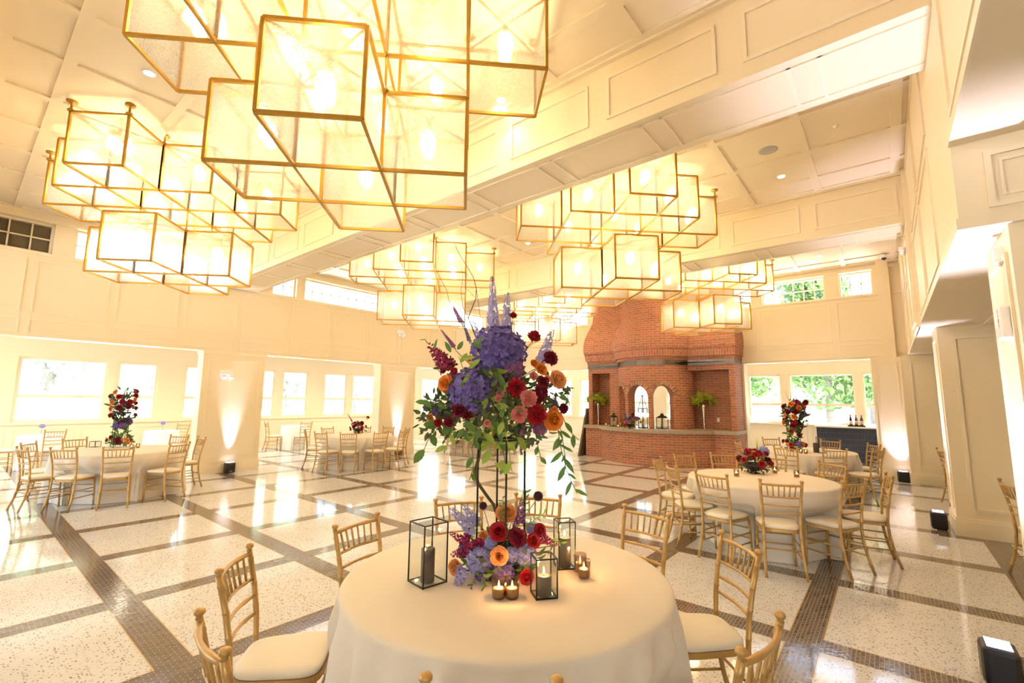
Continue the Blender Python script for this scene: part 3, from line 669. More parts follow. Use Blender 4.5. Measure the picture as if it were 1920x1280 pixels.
p = ony(750, 622, YL); emergency((p.x, YL, p.z), 0, 'white emergency light on the left wall above the middle pier')
# fire alarm strobe on the near right column
p = ony(1893, 605, -.6); t = thing('fire_alarm', 'white fire alarm strobe on the near right column', 'alarm', (p.x, -.6, p.z))
MB().box((-.065, 0, -.1), (.065, .045, .1)).build('housing', 'white', t, bevel=.01); MB().box((-.05, .045, -.09), (.05, .06, -.03)).build('strobe_lens', 'lpane', t)
cu = bpy.data.curves.new('lettering', 'FONT'); cu.body = 'F\nI\nR\nE'; cu.size = .036; cu.space_line = .8; cu.align_x = 'CENTER'; cu.extrude = .0008
o = bpy.data.objects.new('lettering_curve', cu); me = bpy.data.meshes.new_from_object(o); bpy.data.objects.remove(o); me.materials.clear(); me.materials.append(M['red'])
o = bpy.data.objects.new('lettering', me); col.objects.link(o); o.parent = t; o.location = (0, .0462, .062); o.rotation_euler = (PI / 2, 0, PI)
p = ony(1880, 478, -.6); o = MB().box((-.03, 0, -.045), (.03, .04, .045)).build('motion_sensor', 'white'); o.location = (p.x, -.6, p.z); tag(o, 'small white motion sensor above the fire alarm on the near column', 'sensor')

# ------------------------------------------------------------------ uplights on the floor
def uplight(loc, rz, label, target, watt=130, cone=.85):
    t = thing('uplight', label, 'light', loc, rz, 'black floor uplights')
    MB().box((-.1, -.085, .0), (.1, .085, .22)).build('housing', 'blackplastic', t, bevel=.03)
    MB().box((-.07, -.055, .219), (.07, .055, .224)).build('lens', 'lens', t); MB().box((-.03, -.09, .03), (.03, -.085, .045)).build('control_panel', 'greyfix', t)
    ld = bpy.data.lights.new('uplight_beam', 'SPOT'); ld.energy = watt; ld.color = (.72, .71, 1); ld.spot_size = cone; ld.spot_blend = 1.0; ld.shadow_soft_size = .04
    lo = bpy.data.objects.new('uplight_beam', ld); col.objects.link(lo); p = V(loc) + V((0, 0, .24)); lo.location = p; lo.rotation_euler = (V(target) - p).to_track_quat('-Z', 'Y').to_euler()
uplight((4.12, 11.47, 0), 0, 'black uplight at the foot of the wide left pier', (4.12, 11.63, 1.6), 190, .54)
uplight((8.69, 11.47, 0), 0, 'black uplight at the foot of the middle pier behind the left chairs', (8.69, 11.63, 1.6), 190, .54)
uplight((4.16, -.4, 0), PI, 'black uplight at the photo corner, by the nearest right column', (4.12, -.46, 4.2), 330)
uplight((8.6, -.4, 0), PI, 'black uplight at the foot of the second right column', (8.68, -.46, 4.2), 240)
uplight((13.1, -.12, 0), PI / 2, 'black uplight at the foot of the bright far right pilaster', (13.27, -.0, 2.2), 75, 1.15)

# ------------------------------------------------------------------ daylight
w = bpy.data.worlds.new('sky'); sc.world = w; w.use_nodes = True; nt = w.node_tree; nt.nodes.clear()
o_ = nt.nodes.new('ShaderNodeOutputWorld'); bg = nt.nodes.new('ShaderNodeBackground'); sk = nt.nodes.new('ShaderNodeTexSky')
sk.sky_type = 'NISHITA'; sk.sun_disc = False; sk.sun_elevation = math.radians(48); sk.sun_rotation = math.radians(200); sk.air_density = 1.2; sk.dust_density = 3
bg.inputs[1].default_value = 1.0
nt.links.new(sk.outputs[0], bg.inputs[0]); nt.links.new(bg.outputs[0], o_.inputs[0])
sd = bpy.data.lights.new('sun', 'SUN'); sd.energy = 26; sd.angle = .01; sd.color = (1, .95, .86); so_ = bpy.data.objects.new('sun', sd); col.objects.link(so_)
so_.rotation_euler = V((-.3, .5, -.8)).to_track_quat('-Z', 'Y').to_euler()
vs = sc.view_settings; vs.view_transform = 'Standard'; vs.look = 'None'; vs.gamma = 1; vs.exposure = 1.27
sc.display_settings.display_device = 'sRGB'
try:
    sc.cycles.use_denoising = True; sc.cycles.adaptive_threshold = .03; sc.cycles.max_bounces = 8; sc.cycles.diffuse_bounces = 4; sc.cycles.transparent_max_bounces = 24; sc.cycles.sample_clamp_indirect = 8; sc.cycles.caustics_reflective = False; sc.cycles.caustics_refractive = False
except Exception: pass
# ------------------------------------------------------------------ chairs
def ringed(pts, r, rings, n=8):
    """turned post: straight tube with slim bamboo-like rings at the given heights"""
    out, rad = [], []
    pts = [V(p) for p in pts]
    L = [0]
    for a, b in zip(pts, pts[1:]): L.append(L[-1] + (b - a).length)
    def at(s):
        for i in range(len(pts) - 1):
            if s <= L[i + 1] or i == len(pts) - 2:
                t = (s - L[i]) / (L[i + 1] - L[i]); return pts[i].lerp(pts[i + 1], t)
    marks = sorted([(s, 0) for s in L] + [(L[-1] * q + d, k) for q in rings for d, k in ((-.006, 0), (-.003, 1), (0, .3), (.003, 1), (.006, 0))])
    for s, k in marks:
        s = min(max(s, 0), L[-1]); out.append(at(s)); rad.append(r * (1 + .16 * k))
    return MB().tube(out, rad, n)
def chair_meshes():
    D = {}
    # cushion: rounded trapezoid, softly domed
    rows = []
    def outline(k, sc_=1, n=40):
        P = []
        for i in range(n):
            t = 2 * PI * i / n; c, s = math.cos(t), math.sin(t); e = .42
            x = abs(c) ** e * (1 if c > 0 else -1); y = abs(s) ** e * (1 if s > 0 else -1)
            P.append(V((x * (.172 + .018 * y) * sc_, y * .19 * sc_ + .0, k)))
        return P
    rows = [outline(.436, .985), outline(.446, 1.01), outline(.458, 1.01), outline(.468, .97), outline(.475, .85), outline(.479, .55), outline(.481, .05)]
    mb = MB().grid(rows, True, None, True); mb.face([len(mb.v) - 40 + i for i in range(40)], True); D['cushion'] = mb.mesh('chair_cushion', 'cushion')
    mb = MB().grid([outline(.405, .97), outline(.405, 1.02), outline(.434, 1.02), outline(.434, .6)], False, None, True); D['seat_frame'] = mb.mesh('chair_seat_frame', 'gold')
    for s in (-1, 1):
        D['leg%d' % s] = ringed([(.165 * s, .165, .41), (.175 * s, .178, 0)], .0135, (.12, .3, .55, .8)).mesh('chair_leg', 'gold')
        mb = ringed([(.172 * s, -.262, 0), (.166 * s, -.215, .16), (.16 * s, -.188, .3), (.158 * s, -.18, .43), (.163 * s, -.19, .58), (.17 * s, -.212, .72), (.178 * s, -.25, .88)], .0135, (.1, .27, .42, .55, .7, .82, .95), 10)
        mb.lathe([(.0135, 0), (.010, .006), (.013, .011), (.0185, .018), (.019, .026), (.014, .033), (.001, .036)], 12, (.178 * s, -.25, .878)); D['post%d' % s] = mb.mesh('chair_back_post', 'gold')
    def rail(z, x, y, bow, r, n=9):
        P = [(x * (2 * i / (n - 1) - 1), y - bow * (1 - (2 * i / (n - 1) - 1) ** 2), z) for i in range(n)]
        return MB().tube(P, [r * (1.25 if i in (2, 6) else 1) for i in range(n)], 8)
    D['top_rail'] = rail(.862, .176, -.245, .03, .0105).mesh('chair_top_rail', 'gold')
    D['rail1'] = rail(.745, .171, -.217, .028, .0085).mesh('chair_cross_rail', 'gold')
    D['rail2'] = rail(.665, .166, -.203, .026, .0085).mesh('chair_cross_rail', 'gold')
    D['rail3'] = rail(.585, .163, -.191, .024, .0085).mesh('chair_cross_rail', 'gold')
    for i in range(6):
        u = (i + 1) / 7 * 2 - 1; b = 1 - u * u
        p, q = V((.158 * u * 1.0, -.217 - .028 * b, .747)), V((.176 * u, -.245 - .03 * b, .86)); D['spindle%d' % i] = MB().tube([p, p.lerp(q, .3), p.lerp(q, .34), p.lerp(q, .38), p.lerp(q, .7), q], [.0065, .0065, .009, .0065, .0065, .0055], 6).mesh('chair_spindle', 'gold')
    for i, z in enumerate((.17, .27)):
        for s in (-1, 1): 
            yb = -.215 if z < .2 else -.193; D['side%d%d' % (i, s)] = MB().tube([((.171 - .01 * z) * s, .174 - .02 * z, z), (.166 * s, yb, z)], .0075, 6).mesh('chair_stretcher', 'gold')
        D['front%d' % i] = MB().tube([(-.171, .172, z + .04), (.171, .172, z + .04)], .0075, 6).mesh('chair_stretcher', 'gold')
    D['back0'] = MB().tube([(-.162, -.196, .25), (.162, -.196, .25)], .0075, 6).mesh('chair_stretcher', 'gold')
    return D
CM = chair_meshes()
PN = lambda k: {'cushion': 'cushion', 'seat_frame': 'seat_frame', 'top_rail': 'top_rail'}.get(k) or ('leg' if k.startswith('leg') else 'back_post' if k.startswith('post') else 'cross_rail' if k.startswith('rail') else 'spindle' if k.startswith('spin') else 'stretcher')
def chair(M_, face, label, group):
    """chair whose back-post tops meet at M_ (plan), facing the unit vector face"""
    f = V((face[0], face[1], 0)).normalized(); o = V((M_[0], M_[1], 0)) + f * .25
    SEATS.append((o, f)); t = thing('chiavari_chair', label, 'chair', o, math.atan2(f.y, f.x) - PI / 2, group)
    for k, me in CM.items(): part(PN(k), me, t)
def chair_to(M_, T, label, group, turn=0):
    f = V((T[0] - M_[0], T[1] - M_[1], 0)).normalized()
    if turn: f.rotate(Matrix.Rotation(turn, 3, 'Z'))
    chair(M_, f, label, group)

# ------------------------------------------------------------------ tables and cloths
SEATS = []
def cloth_mesh(r, h, seed, name='cloth', m='cloth', amp=.035, folds=17, c=(0, 0)):
    rr = random.Random(seed); n = 240; ph = [(rr.uniform(0, 6.28), folds + rr.randint(-5, 6), rr.uniform(.5, 1)) for _ in range(4)]
    P = [[V((r * k * math.cos(2 * PI * j / n), r * k * math.sin(2 * PI * j / n), h)) for j in range(n)] for k in (.001, .5, .9, .97)]
    def row(rad, z, a, out):
        q = []
        for j in range(n):
            t = 2 * PI * j / n; w = sum(s * math.sin(f * t + p) for p, f, s in ph) / 2; q.append(V(((rad + out + a * w) * math.cos(t), (rad + out + a * w) * math.sin(t), z)))
        return q
    P += [row(r, h - .004, 0, -.008), row(r, h - .014, 0, .0), row(r, h - .03, amp * .05, .002), row(r, h - .07, amp * .14, .004)]
    for i in range(1, 11):
        k = i / 10; P.append(row(r, (h - .07) * (1 - k) + .004 * k, amp * (.14 + .86 * k ** .7), .006 + .035 * k))
    near = [(o - V((c[0], c[1], 0)), f) for o, f in SEATS if (o - V((c[0], c[1], 0))).length < r + .6]
    for row_ in P[6:]:
        for v in row_:
            if v.z > .6: continue
            for o, f in near:        # linen yields to the seats pushed against it
                d = V((v.x, v.y, 0)) - o; y = d.dot(f); x = abs(d.x * f.y - d.y * f.x)
                if y < .225 and x < .33:
                    push = (.225 - y) * min(1, (.33 - x) / .1) * min(1, (.6 - v.z) / .1); v += f * push
    return MB().grid(P, True, None, True).mesh(name, m)
def table(c, r, tl, cl, seed, m='cloth', h=.757, grp='round banquet tables', cgrp='champagne tablecloths'):
    t = thing('banquet_table' if r > .5 else 'cafe_table', tl, 'table', (c[0], c[1], 0), 0, grp)
    MB().lathe([(.001, h - .03), (r - .02, h - .03), (r - .02, h - .006), (.001, h - .006)], 48).build('tabletop', 'woodbrown', t)
    k = r * .6
    for a in range(4): x, y = k * math.cos(a * PI / 2 + .7), k * math.sin(a * PI / 2 + .7); MB().tube([(x, y, h - .03), (x * 1.08, y * 1.08, 0)], .016, 8).build('leg', 'black', t)
    JOBS.append((c, r, h, seed, m, cl, cgrp))
JOBS = []
def lay(c, r, h, seed, m, cl, cgrp):
    o = bpy.data.objects.new('tablecloth', cloth_mesh(r, h, seed, 'cloth', m, .085 if r > .5 else .04, 24 if r > .5 else 10, c)); col.objects.link(o); o.location = (c[0], c[1], 0); tag(o, cl, 'tablecloth', cgrp)
T1, T2, T3, TL, TM, TB = (1.94, 1.61), (6.22, 1.26), (10.45, 1.3), (1.95, 10.15), (6.55, 10.3), (10.9, 10.3)
table(T1, .825, 'round table in the foreground under the tall flower stand', 'champagne linen on the foreground table with lanterns and tall flower stand', 1)
table(T2, .80, 'round table with the low red flower bowl in front of the brick bar', 'champagne linen on the table with the low red flower bowl near the brick bar', 2)
table(T3, .80, 'round table with tall flowers in front of the navy tiled bar', 'champagne linen on the table before the navy tiled bar', 3)
table(TL, .86, 'round table with tall flowers left of the wide left pier', 'champagne linen on the table with tall flowers left of the wide left pier', 4)
table(TM, .84, 'round table with a low flower bowl between the two uplit piers', 'champagne linen on the table with a low bowl between the two uplit piers', 5)
table(TB, .80, 'round table half hidden behind the tall flower stand', 'champagne linen seen through the legs of the tall flower stand', 6)

G1, G2, G3, G4, G5, G6 = 'chairs at the foreground table', 'chairs at the table near the brick bar', 'chairs at the table before the tiled bar', 'chairs at the left table', 'chairs at the table between the piers', 'chairs at the half hidden table'
NM = 'gold chair '
for p, l in (((.62, 1.76), 'at the foreground table, bottom left and seen nearly edge on'), ((.94, 2.45), 'at the foreground table, left side with its ivory seat in view'),
             ((1.70, 2.63), 'at the foreground table, left of the tallest glass lantern'), ((2.55, 2.60), 'at the foreground table, directly behind the low flowers'), ((3.08, 2.24), 'at the foreground table, behind the right glass lantern'),
             ((3.16, 1.37), 'at the foreground table, rear right beside the second table'), ((2.81, .69), 'at the foreground table, right side with its ivory seat in view'), ((1.78, .38), 'at the foreground table, bottom right with curving back'),
             ((1.01, .89), 'at the foreground table, nearest the camera with only post tops visible')):
    chair_to(p, T1, NM + l, G1)
for p, l in (((5.23, 1.53), 'at the dark bowl table, front left, brick wall behind it'), ((5.18, .87), 'at the dark bowl table, front middle, back toward the camera'), ((5.71, .32), 'at the dark bowl table, front right with seat turned left'),
             ((6.42, .06), 'at the dark bowl table, rightmost and seen edge on'), ((7.22, .62), 'at the dark bowl table, back right against the far table cloth'), ((7.45, 1.35), 'at the dark bowl table, rear one just right of the red flowers'),
             ((7.36, 1.96), 'at the dark bowl table, rear one left of the red flowers'), ((6.85, 2.36), 'at the dark bowl table, rear left corner against the bricks'), ((6.09, 2.46), 'at the dark bowl table, leftmost of the pair in profile'),
             ((5.58, 2.09), 'at the dark bowl table, right one of the pair in profile')):
    chair_to(p, T2, NM + l, G2)
for p, l in (((9.42, .76), 'at the table before the navy bar, front one on the right'), ((9.25, 1.45), 'at the table before the navy bar, front one beside the tall flowers'), ((9.95, .2), 'at the table before the navy bar, right side nearest the bright pilaster'),
             ((11.1, .28), 'at the table before the navy bar, right rear against the dark tiles'), ((11.6, 1.0), 'at the table before the navy bar, rear one beside the lantern'), ((11.4, 2.05), 'at the table before the navy bar, rear one by the brick fireplace end'), ((9.85, 2.35), 'at the navy bar table, left side against the brick fireplace end')):
    chair_to(p, T3, NM + l, G3)
for p, l in (((1.14, 9.36), 'at the left table, second from left with its back to the camera'), ((1.70, 9.0), 'at the left table, middle one with its back to the camera'), ((2.50, 9.1), 'at the left table, front right beside the open floor'), ((3.0, 11.0), 'at the left table, rear right beside the pier'),
             ((3.14, 10.2), 'at the left table, rightmost in profile against the pier'), ((1.52, 11.4), 'at the left table, rear one left of the tall flowers'), ((.76, 9.85), 'at the left table, leftmost in profile'), ((.90, 10.85), 'at the left table, rear left behind the leftmost chair')):
    chair_to(p, TL, NM + l, G4)
for p, l in (((5.75, 9.42), 'at the pier table, second from left with its back to the camera'), ((6.42, 9.14), 'at the pier table, third from left with its back to the camera'), ((7.1, 9.2), 'at the pier table, front right before the lit pier'), ((7.72, 9.85), 'at the pier table, rightmost in profile'),
             ((5.38, 9.95), 'at the pier table, leftmost in profile'), ((5.5, 10.9), 'at the pier table, rear left behind the leftmost chair'), ((7.3, 11.2), 'at the pier table, rear one just right of the flower bowl'), ((7.75, 10.7), 'at the pier table, rear right before the lit pier'), ((6.4, 11.5), 'at the pier table, rear one left of the flower bowl')):
    chair_to(p, TM, NM + l, G5)
for a, l in ((215, 'at the half hidden table, front left between hanging leaves'), (255, 'at the half hidden table, front middle behind the stand posts'), (300, 'at the half hidden table, front right before the bright floor'), (175, 'at the half hidden table, left side in profile'), (110, 'at the half hidden table, rear left among the leaves'), (50, 'at the half hidden table, rear one behind the flowers'), (0, 'at the half hidden table, right side behind the stand')):
    q = (TB[0] + 1.2 * math.cos(math.radians(a)), TB[1] + 1.2 * math.sin(math.radians(a))); chair_to(q, TB, NM + l, G6)
chair((10.74, -.62), (.25, -1), NM + 'in the right aisle, peeking out behind the second column', 'chairs in the right aisle'); chair((6.68, -.86), (.3, -1), NM + 'in the right aisle, cut by the near column edge', 'chairs in the right aisle')
# small white tables by the left windows with a chair on either side
def cafe(px, py, label, cl, seed, ch):
    p = ony(px, py, 15.2); c = (p.x, 15.2); table(c, .38, label, cl, seed, 'white_cloth', .75, 'small window tables', 'white window tablecloths')
    for (dx, dy), l in ch: chair_to((c[0] + dx, c[1] + dy), c, NM + l, 'chairs at the small window tables')
    return c
K1 = cafe(78, 806, 'small white clothed table by the leftmost aisle windows', 'white cloth on the small table by the leftmost aisle windows', 11, (((.15, -.82), 'in front of the leftmost small white table'), ((-.85, -.1), 'left of the leftmost small white table, its seat cut off')))
K2 = cafe(305, 803, 'small white clothed table right of the left tall flowers', 'white cloth on the small table right of the left tall flowers', 12, (((.6, .45), 'behind the small white table near the left pier'),))
K3 = cafe(552, 794, 'small white clothed table in the aisle between the piers', 'white cloth on the small table in the aisle between the piers', 13, (((.0, -.82), 'in front of the small white table between the piers'), ((-.85, .1), 'left of the small white table between the piers')))

for j in JOBS: lay(*j)
# ------------------------------------------------------------------ flowers
FR = random.Random(21)
def petal(mb, base, out, up, L, W, cup=.3, curl=.2, ruff=0, n=3):
    """curved petal from base along up, leaning to out; cup bends the sides, curl bends the tip outwards"""
    out, up = V(out).normalized(), V(up).normalized(); side = up.cross(out).normalized(); P = []
    for i in range(n + 1):
        t = i / n; w = W * (math.sin(PI * (.12 + .76 * t)) ** .7); row = []
        for j in range(-1, 2):
            b = out * (-cup * W * abs(j) * .8) if cup else V()
            p = V(base) + up * (L * t * (1 - .25 * curl * t)) + out * (L * curl * t * t) + side * (w * .5 * j) + b * -1 * .0 + out * (-cup * w * .4 * abs(j)) * -1
            if ruff and i == n: p += up * FR.uniform(-ruff, ruff) + out * FR.uniform(-ruff, ruff)
            row.append(p)
        P.append(row)
    mb.grid(P, True)
def rose(r):
    """spiralled whorls of cupped petals, tight in the heart and rolling open outside"""
    mb = MB()
    for k in range(7):
        np_ = 2 if k < 2 else 3 if k < 4 else 5; rim = r * (.09, .2, .33, .48, .63, .78, .9)[k]; top = r * (.62, .64, .62, .55, .45, .30, .10)[k]; span = (3.4, 3.0, 2.6, 2.5, 1.9, 1.75, 1.6)[k]
        for q in range(np_):
            a0 = k * 1.9 + q * 2 * PI / np_ + FR.uniform(-.12, .12); rr_ = rim * FR.uniform(.95, 1.06); tz = top + r * FR.uniform(-.04, .04); P = []
            for i in range(7):
                t = i / 6; row = []
                for j in range(9):
                    u = j / 8 * 2 - 1; a = a0 + u * span / 2; e = 1 - .3 * abs(u) ** 3
                    rad = r * .06 + (rr_ - r * .06) * math.sin(min(1, t * 1.15) * PI / 2) * (1 + .07 * u) + (rr_ * .22 * max(0, t - .78) / .22 if k > 2 else -rr_ * .12 * t)
                    z = -r * .55 + (tz + r * .55) * (t ** .9) * e - (r * .13 * (max(0, t - .82) / .18) ** 1.5 if k > 2 else 0)
                    row.append(V((rad * math.cos(a), rad * math.sin(a), z)))
                P.append(row)
            mb.grid(P, True)
    mb.lathe([(.001, -r * .7), (r * .2, -r * .6), (r * .3, -r * .4)], 8)
    return mb
def carnation(r):
    mb = MB()
    for k in range(70):
        t = k / 69; a = k * 2.399; tilt = 1.55 * math.sqrt(t); d = V((math.cos(a), math.sin(a), 0)); up = V((0, 0, 1)) * math.cos(tilt) + d * math.sin(tilt); out = d * math.cos(tilt) - V((0, 0, 1)) * math.sin(tilt)
        petal(mb, up * r * .25, out, up, r * FR.uniform(.65, .85), r * .5, .3, FR.uniform(-.2, .3), r * .12, 2)
    mb.lathe([(.001, -r * .9), (r * .16, -r * .8), (r * .22, -r * .2), (r * .1, 0)], 8); return mb
def hydrangea(r, n=190):
    mb = MB()
    for k in range(n):
        z = 1 - 1.75 * (k + .5) / n; a = k * 2.399; s = math.sqrt(max(0, 1 - z * z)); d = V((s * math.cos(a), s * math.sin(a), z)); c = d * r * FR.uniform(.82, 1.06)
        u = d.orthogonal().normalized(); u.rotate(Matrix.Rotation(FR.uniform(0, 6.28), 3, d)); L = r * .2
        for q in range(4):
            v = u.copy(); v.rotate(Matrix.Rotation(q * PI / 2, 3, d)); w = d.cross(v); b = len(mb.v); lift = d * L * FR.uniform(.1, .6)
            mb.v += [c, c + v * L * .45 + w * L * .42 + lift * .5, c + v * L * .88 + w * L * .36 + lift * 1.1, c + v * L * 1.03 + lift * 1.2, c + v * L * .88 - w * L * .36 + lift * 1.1, c + v * L * .45 - w * L * .42 + lift * .5]; mb.face((b, b + 1, b + 2, b + 3, b + 4, b + 5), False)
    mb.ball((0, 0, 0), r * .74, 12, 8); return mb
def floret(mb, c, d, r, n=5):
    d = V(d).normalized(); u = d.orthogonal().normalized(); u.rotate(Matrix.Rotation(FR.uniform(0, 6.28), 3, d))
    for q in range(n):
        v = u.copy(); v.rotate(Matrix.Rotation(q * 2 * PI / n, 3, d)); w = d.cross(v); b = len(mb.v); l = d * r * .35
        mb.v += [V(c), c + v * r * .55 + w * r * .42 + l * .5, c + v * r + l, c + v * r * .55 - w * r * .42 + l * .5]; mb.face((b, b + 1, b + 2, b + 3))
def delphinium(L, r):
    """flowers thin out to buds at the tip"""
    mb = MB()
    k = 0
    for i in range(34):
        t = i / 33; a = i * 2.399; d = V((math.cos(a), math.sin(a), .25)); rr = r * (1 - .62 * t); floret(mb, V((0, 0, L * (.1 + .85 * t))) + d * rr * .75, d, rr * .62)
    return mb
def spike(L, r):
    mb = MB().tube([(0, 0, 0), (0, 0, L)], [r * .2, r * .05], 6)
    for i in range(90):
        t = i / 89; a = i * 2.399; d = V((math.cos(a), math.sin(a), .5)).normalized(); floret(mb, V((0, 0, L * (.12 + .86 * t))) + d * r * .5 * (1 - .7 * t), d, r * .7 * (1 - .65 * t), 3)
    return mb
def snapdragon(L, r):
    mb = MB()
    for i in range(30):
        t = i / 29; a = i * 2.399; d = V((math.cos(a), math.sin(a), .2)); q = r * (1 - .7 * t); c = V((0, 0, L * (.05 + .9 * t))) + d * q * .7
        mb.ball(c, q * .42, 6, 4, (1, 1, .8)); floret(mb, c + d * q * .3, d, q * .55, 4)
    return mb
def scabiosa(r):
    mb = MB().ball((0, 0, 0), r * .75, 12, 8, (1, 1, .75))
    for k in range(60):
        t = (k + .5) / 60; a = k * 2.399; z = 1 - 1.3 * t; s = math.sqrt(1 - z * z); d = V((s * math.cos(a), s * math.sin(a), z)); floret(mb, d * r * .75, d, r * .3, 4)
    return mb
def leafgeo(mb, p, d, n, L, W, bend=.2):
    d = V(d).normalized(); n = V(n); n = (n - d * n.dot(d)).normalized(); s = d.cross(n); P = []
    for i in range(5):
        t = i / 4; w = W * .5 * (math.sin(PI * min(1, t * .93 + .07)) ** .8) if i < 4 else .0005; c = V(p) + d * L * t - n * bend * L * t * t
        P.append([c - s * w + n * w * .25, c, c + s * w + n * w * .25])
    mb.grid(P, True)
FLM = {}
def fmesh(kind, color):
    k = (kind, color)
    if k not in FLM:
        mb = {'rose': lambda: rose(.043), 'carnation': lambda: carnation(.042), 'hydrangea': lambda: hydrangea(.1), 'delphinium': lambda: delphinium(.3, .05), 'veronica': lambda: spike(.2, .018),
              'snapdragon': lambda: snapdragon(.18, .04), 'scabiosa': lambda: scabiosa(.028), 'bud': lambda: rose(.022)}[kind]()
        FLM[k] = mb.mesh('%s_%s' % (color, kind), color)
    return FLM[k]
BASE = {'rose': .05, 'carnation': .042, 'hydrangea': .1, 'delphinium': .3, 'veronica': .2, 'snapdragon': .18, 'scabiosa': .028, 'bud': .022}
PNAME = {'hyd': 'violet', 'lav': 'lavender', 'burg': 'burgundy', 'redp': 'red', 'magenta': 'magenta', 'pink': 'coral pink', 'orange': 'orange', 'peach': 'peach', 'plum': 'dark plum', 'mauve': 'mauve', 'yellowgreen': 'yellow green'}
def bloom(t, org, kind, color, p, nrm, size, spin=None, sq=None):
    s = size / BASE[kind]
    return part(kind, fmesh(kind, color), t, V(p) - org, aim(nrm, spin=FR.uniform(0, 6.28) if spin is None else spin), s if sq is None else (s * sq[0], s * sq[1], s * sq[2]), PNAME[color] + ' ' + kind)
def stems(pairs, r=.003, m='stem', name='stem'):
    mb = MB()
    for a, b in pairs:
        a, b = V(a), V(b); mid = a.lerp(b, .5) + V((FR.uniform(-.01, .01), FR.uniform(-.01, .01), .015)); mb.tube([a, mid, b], [r, r * .9, r * .7], 5)
    return mb
def fill(t, c, rad, n, m='leaf', size=.05, name='foliage', seed=1, up=0, W=.45, zmin=None):
    rr = random.Random(seed); mb = MB()
    for _ in range(n):
        d = V((rr.gauss(0, 1), rr.gauss(0, 1), rr.gauss(0, 1) + up)).normalized(); p = V(c) + V((d.x * rad[0], d.y * rad[1], d.z * rad[2])) * rr.uniform(.35, 1.0)
        dd = (d + V((rr.gauss(0, .5), rr.gauss(0, .5), rr.gauss(0, .5)))).normalized(); L = size * rr.uniform(.6, 1.3)
        if zmin is not None: p.z = max(p.z, zmin); dd.z = abs(dd.z)
        leafgeo(mb, p, dd, dd.orthogonal(), L, L * W, rr.uniform(-.1, .5))
    o = mb.build(name, m, t); return o
def vine(t, org, pts, m='lime', L=.07, W=.5, every=.045, seed=3, droop=.6, name='vine', r=.0022):
    rr = random.Random(seed); pts = [V(p) - org for p in pts]; mb = MB().tube(pts, r, 5); k = 1
    for a, b in zip(pts, pts[1:]):
        n = max(1, int((b - a).length / every))
        for i in range(n):
            p = a.lerp(b, (i + .5) / n); d = (b - a).normalized(); s = d.cross(HF).normalized() * k; k = -k
            dd = (s * rr.uniform(.5, 1) + d * rr.uniform(.3, .9) + V((0, 0, -droop * rr.uniform(.3, 1))) + HF * rr.uniform(-.5, .3)); l = L * rr.uniform(.7, 1.15); leafgeo(mb, p, dd, -HF + V((0, 0, .5)) + V((rr.gauss(0, .3), rr.gauss(0, .3), rr.gauss(0, .3))), l, l * W, rr.uniform(0, .35))
    return mb.build(name, m, t)

# --- tall stand on the foreground table
D0 = 2.51
def P(px, py, off=0): return ond(px, py, D0 + off)
def pxm(n, off=0): return n * (D0 + off) / (FPX * 1.0)     # pixels to metres near that distance
sb = onz(938, 1078, .757); TZ = .757
st = thing('flower_stand', 'tall black metal stand with four slim posts on the foreground table', 'stand', (sb.x, sb.y, TZ), math.atan2(RT.y, RT.x) + .21)
HS = P(938, 822).z - TZ; RR = .126
cs = [(RR * math.cos(a * PI / 2), RR * math.sin(a * PI / 2)) for a in range(4)]
for x, y in cs: MB().bar((x, y, 0), (x, y, HS), .009).build('post', 'black', st)
mb = MB()
for a in range(4): mb.bar((*cs[a], HS), (*cs[(a + 1) % 4], HS), .009)
mb.build('top_frame', 'black', st); mb = MB()
for a in range(4): mb.bar((*cs[a], .005), (*cs[(a + 1) % 4], .005), .009)
mb.build('base_frame', 'black', st)
mb = MB(); q = len(mb.v); mb.lathe([(.001, HS + .002), (.05, HS + .002), (.05, HS + .012), (.001, HS + .012)], 24); mb.build('tray', 'black', st)
# --- tall arrangement
org = P(932, 760); org.z = TZ + HS + .02
ta = thing('tall_flower_arrangement', 'huge tall arrangement of violet hydrangeas, red and orange roses on the black stand', 'flowers', org)
C0 = P(930, 745)
toC = -HF
def put(px, py, dpx, kind, color, off=0, face=.55, sq=None, nrm=None):
    p = P(px, py, off); n = nrm if nrm is not None else ((p - C0).normalized() * (1 - face) + (toC + V((0, 0, .15))) * face)
    return bloom(ta, org, kind, color, p, n, pxm(dpx, off) / 2, None, sq)
put(934, 657, 96, 'hydrangea', 'hyd', -.02, sq=(1, 1, .85)); put(884, 735, 84, 'hydrangea', 'hyd', -.1, sq=(1, 1, .85)); put(925, 722, 50, 'hydrangea', 'hyd', -.06); put(958, 690, 46, 'hydrangea', 'mauve', -.05); put(850, 722, 42, 'hydrangea', 'mauve', 0)
put(821, 771, 20, 'hydrangea', 'hyd', 0); put(1012, 802, 26, 'hydrangea', 'mauve', -.02); put(1036, 760, 22, 'hydrangea', 'hyd', .06)
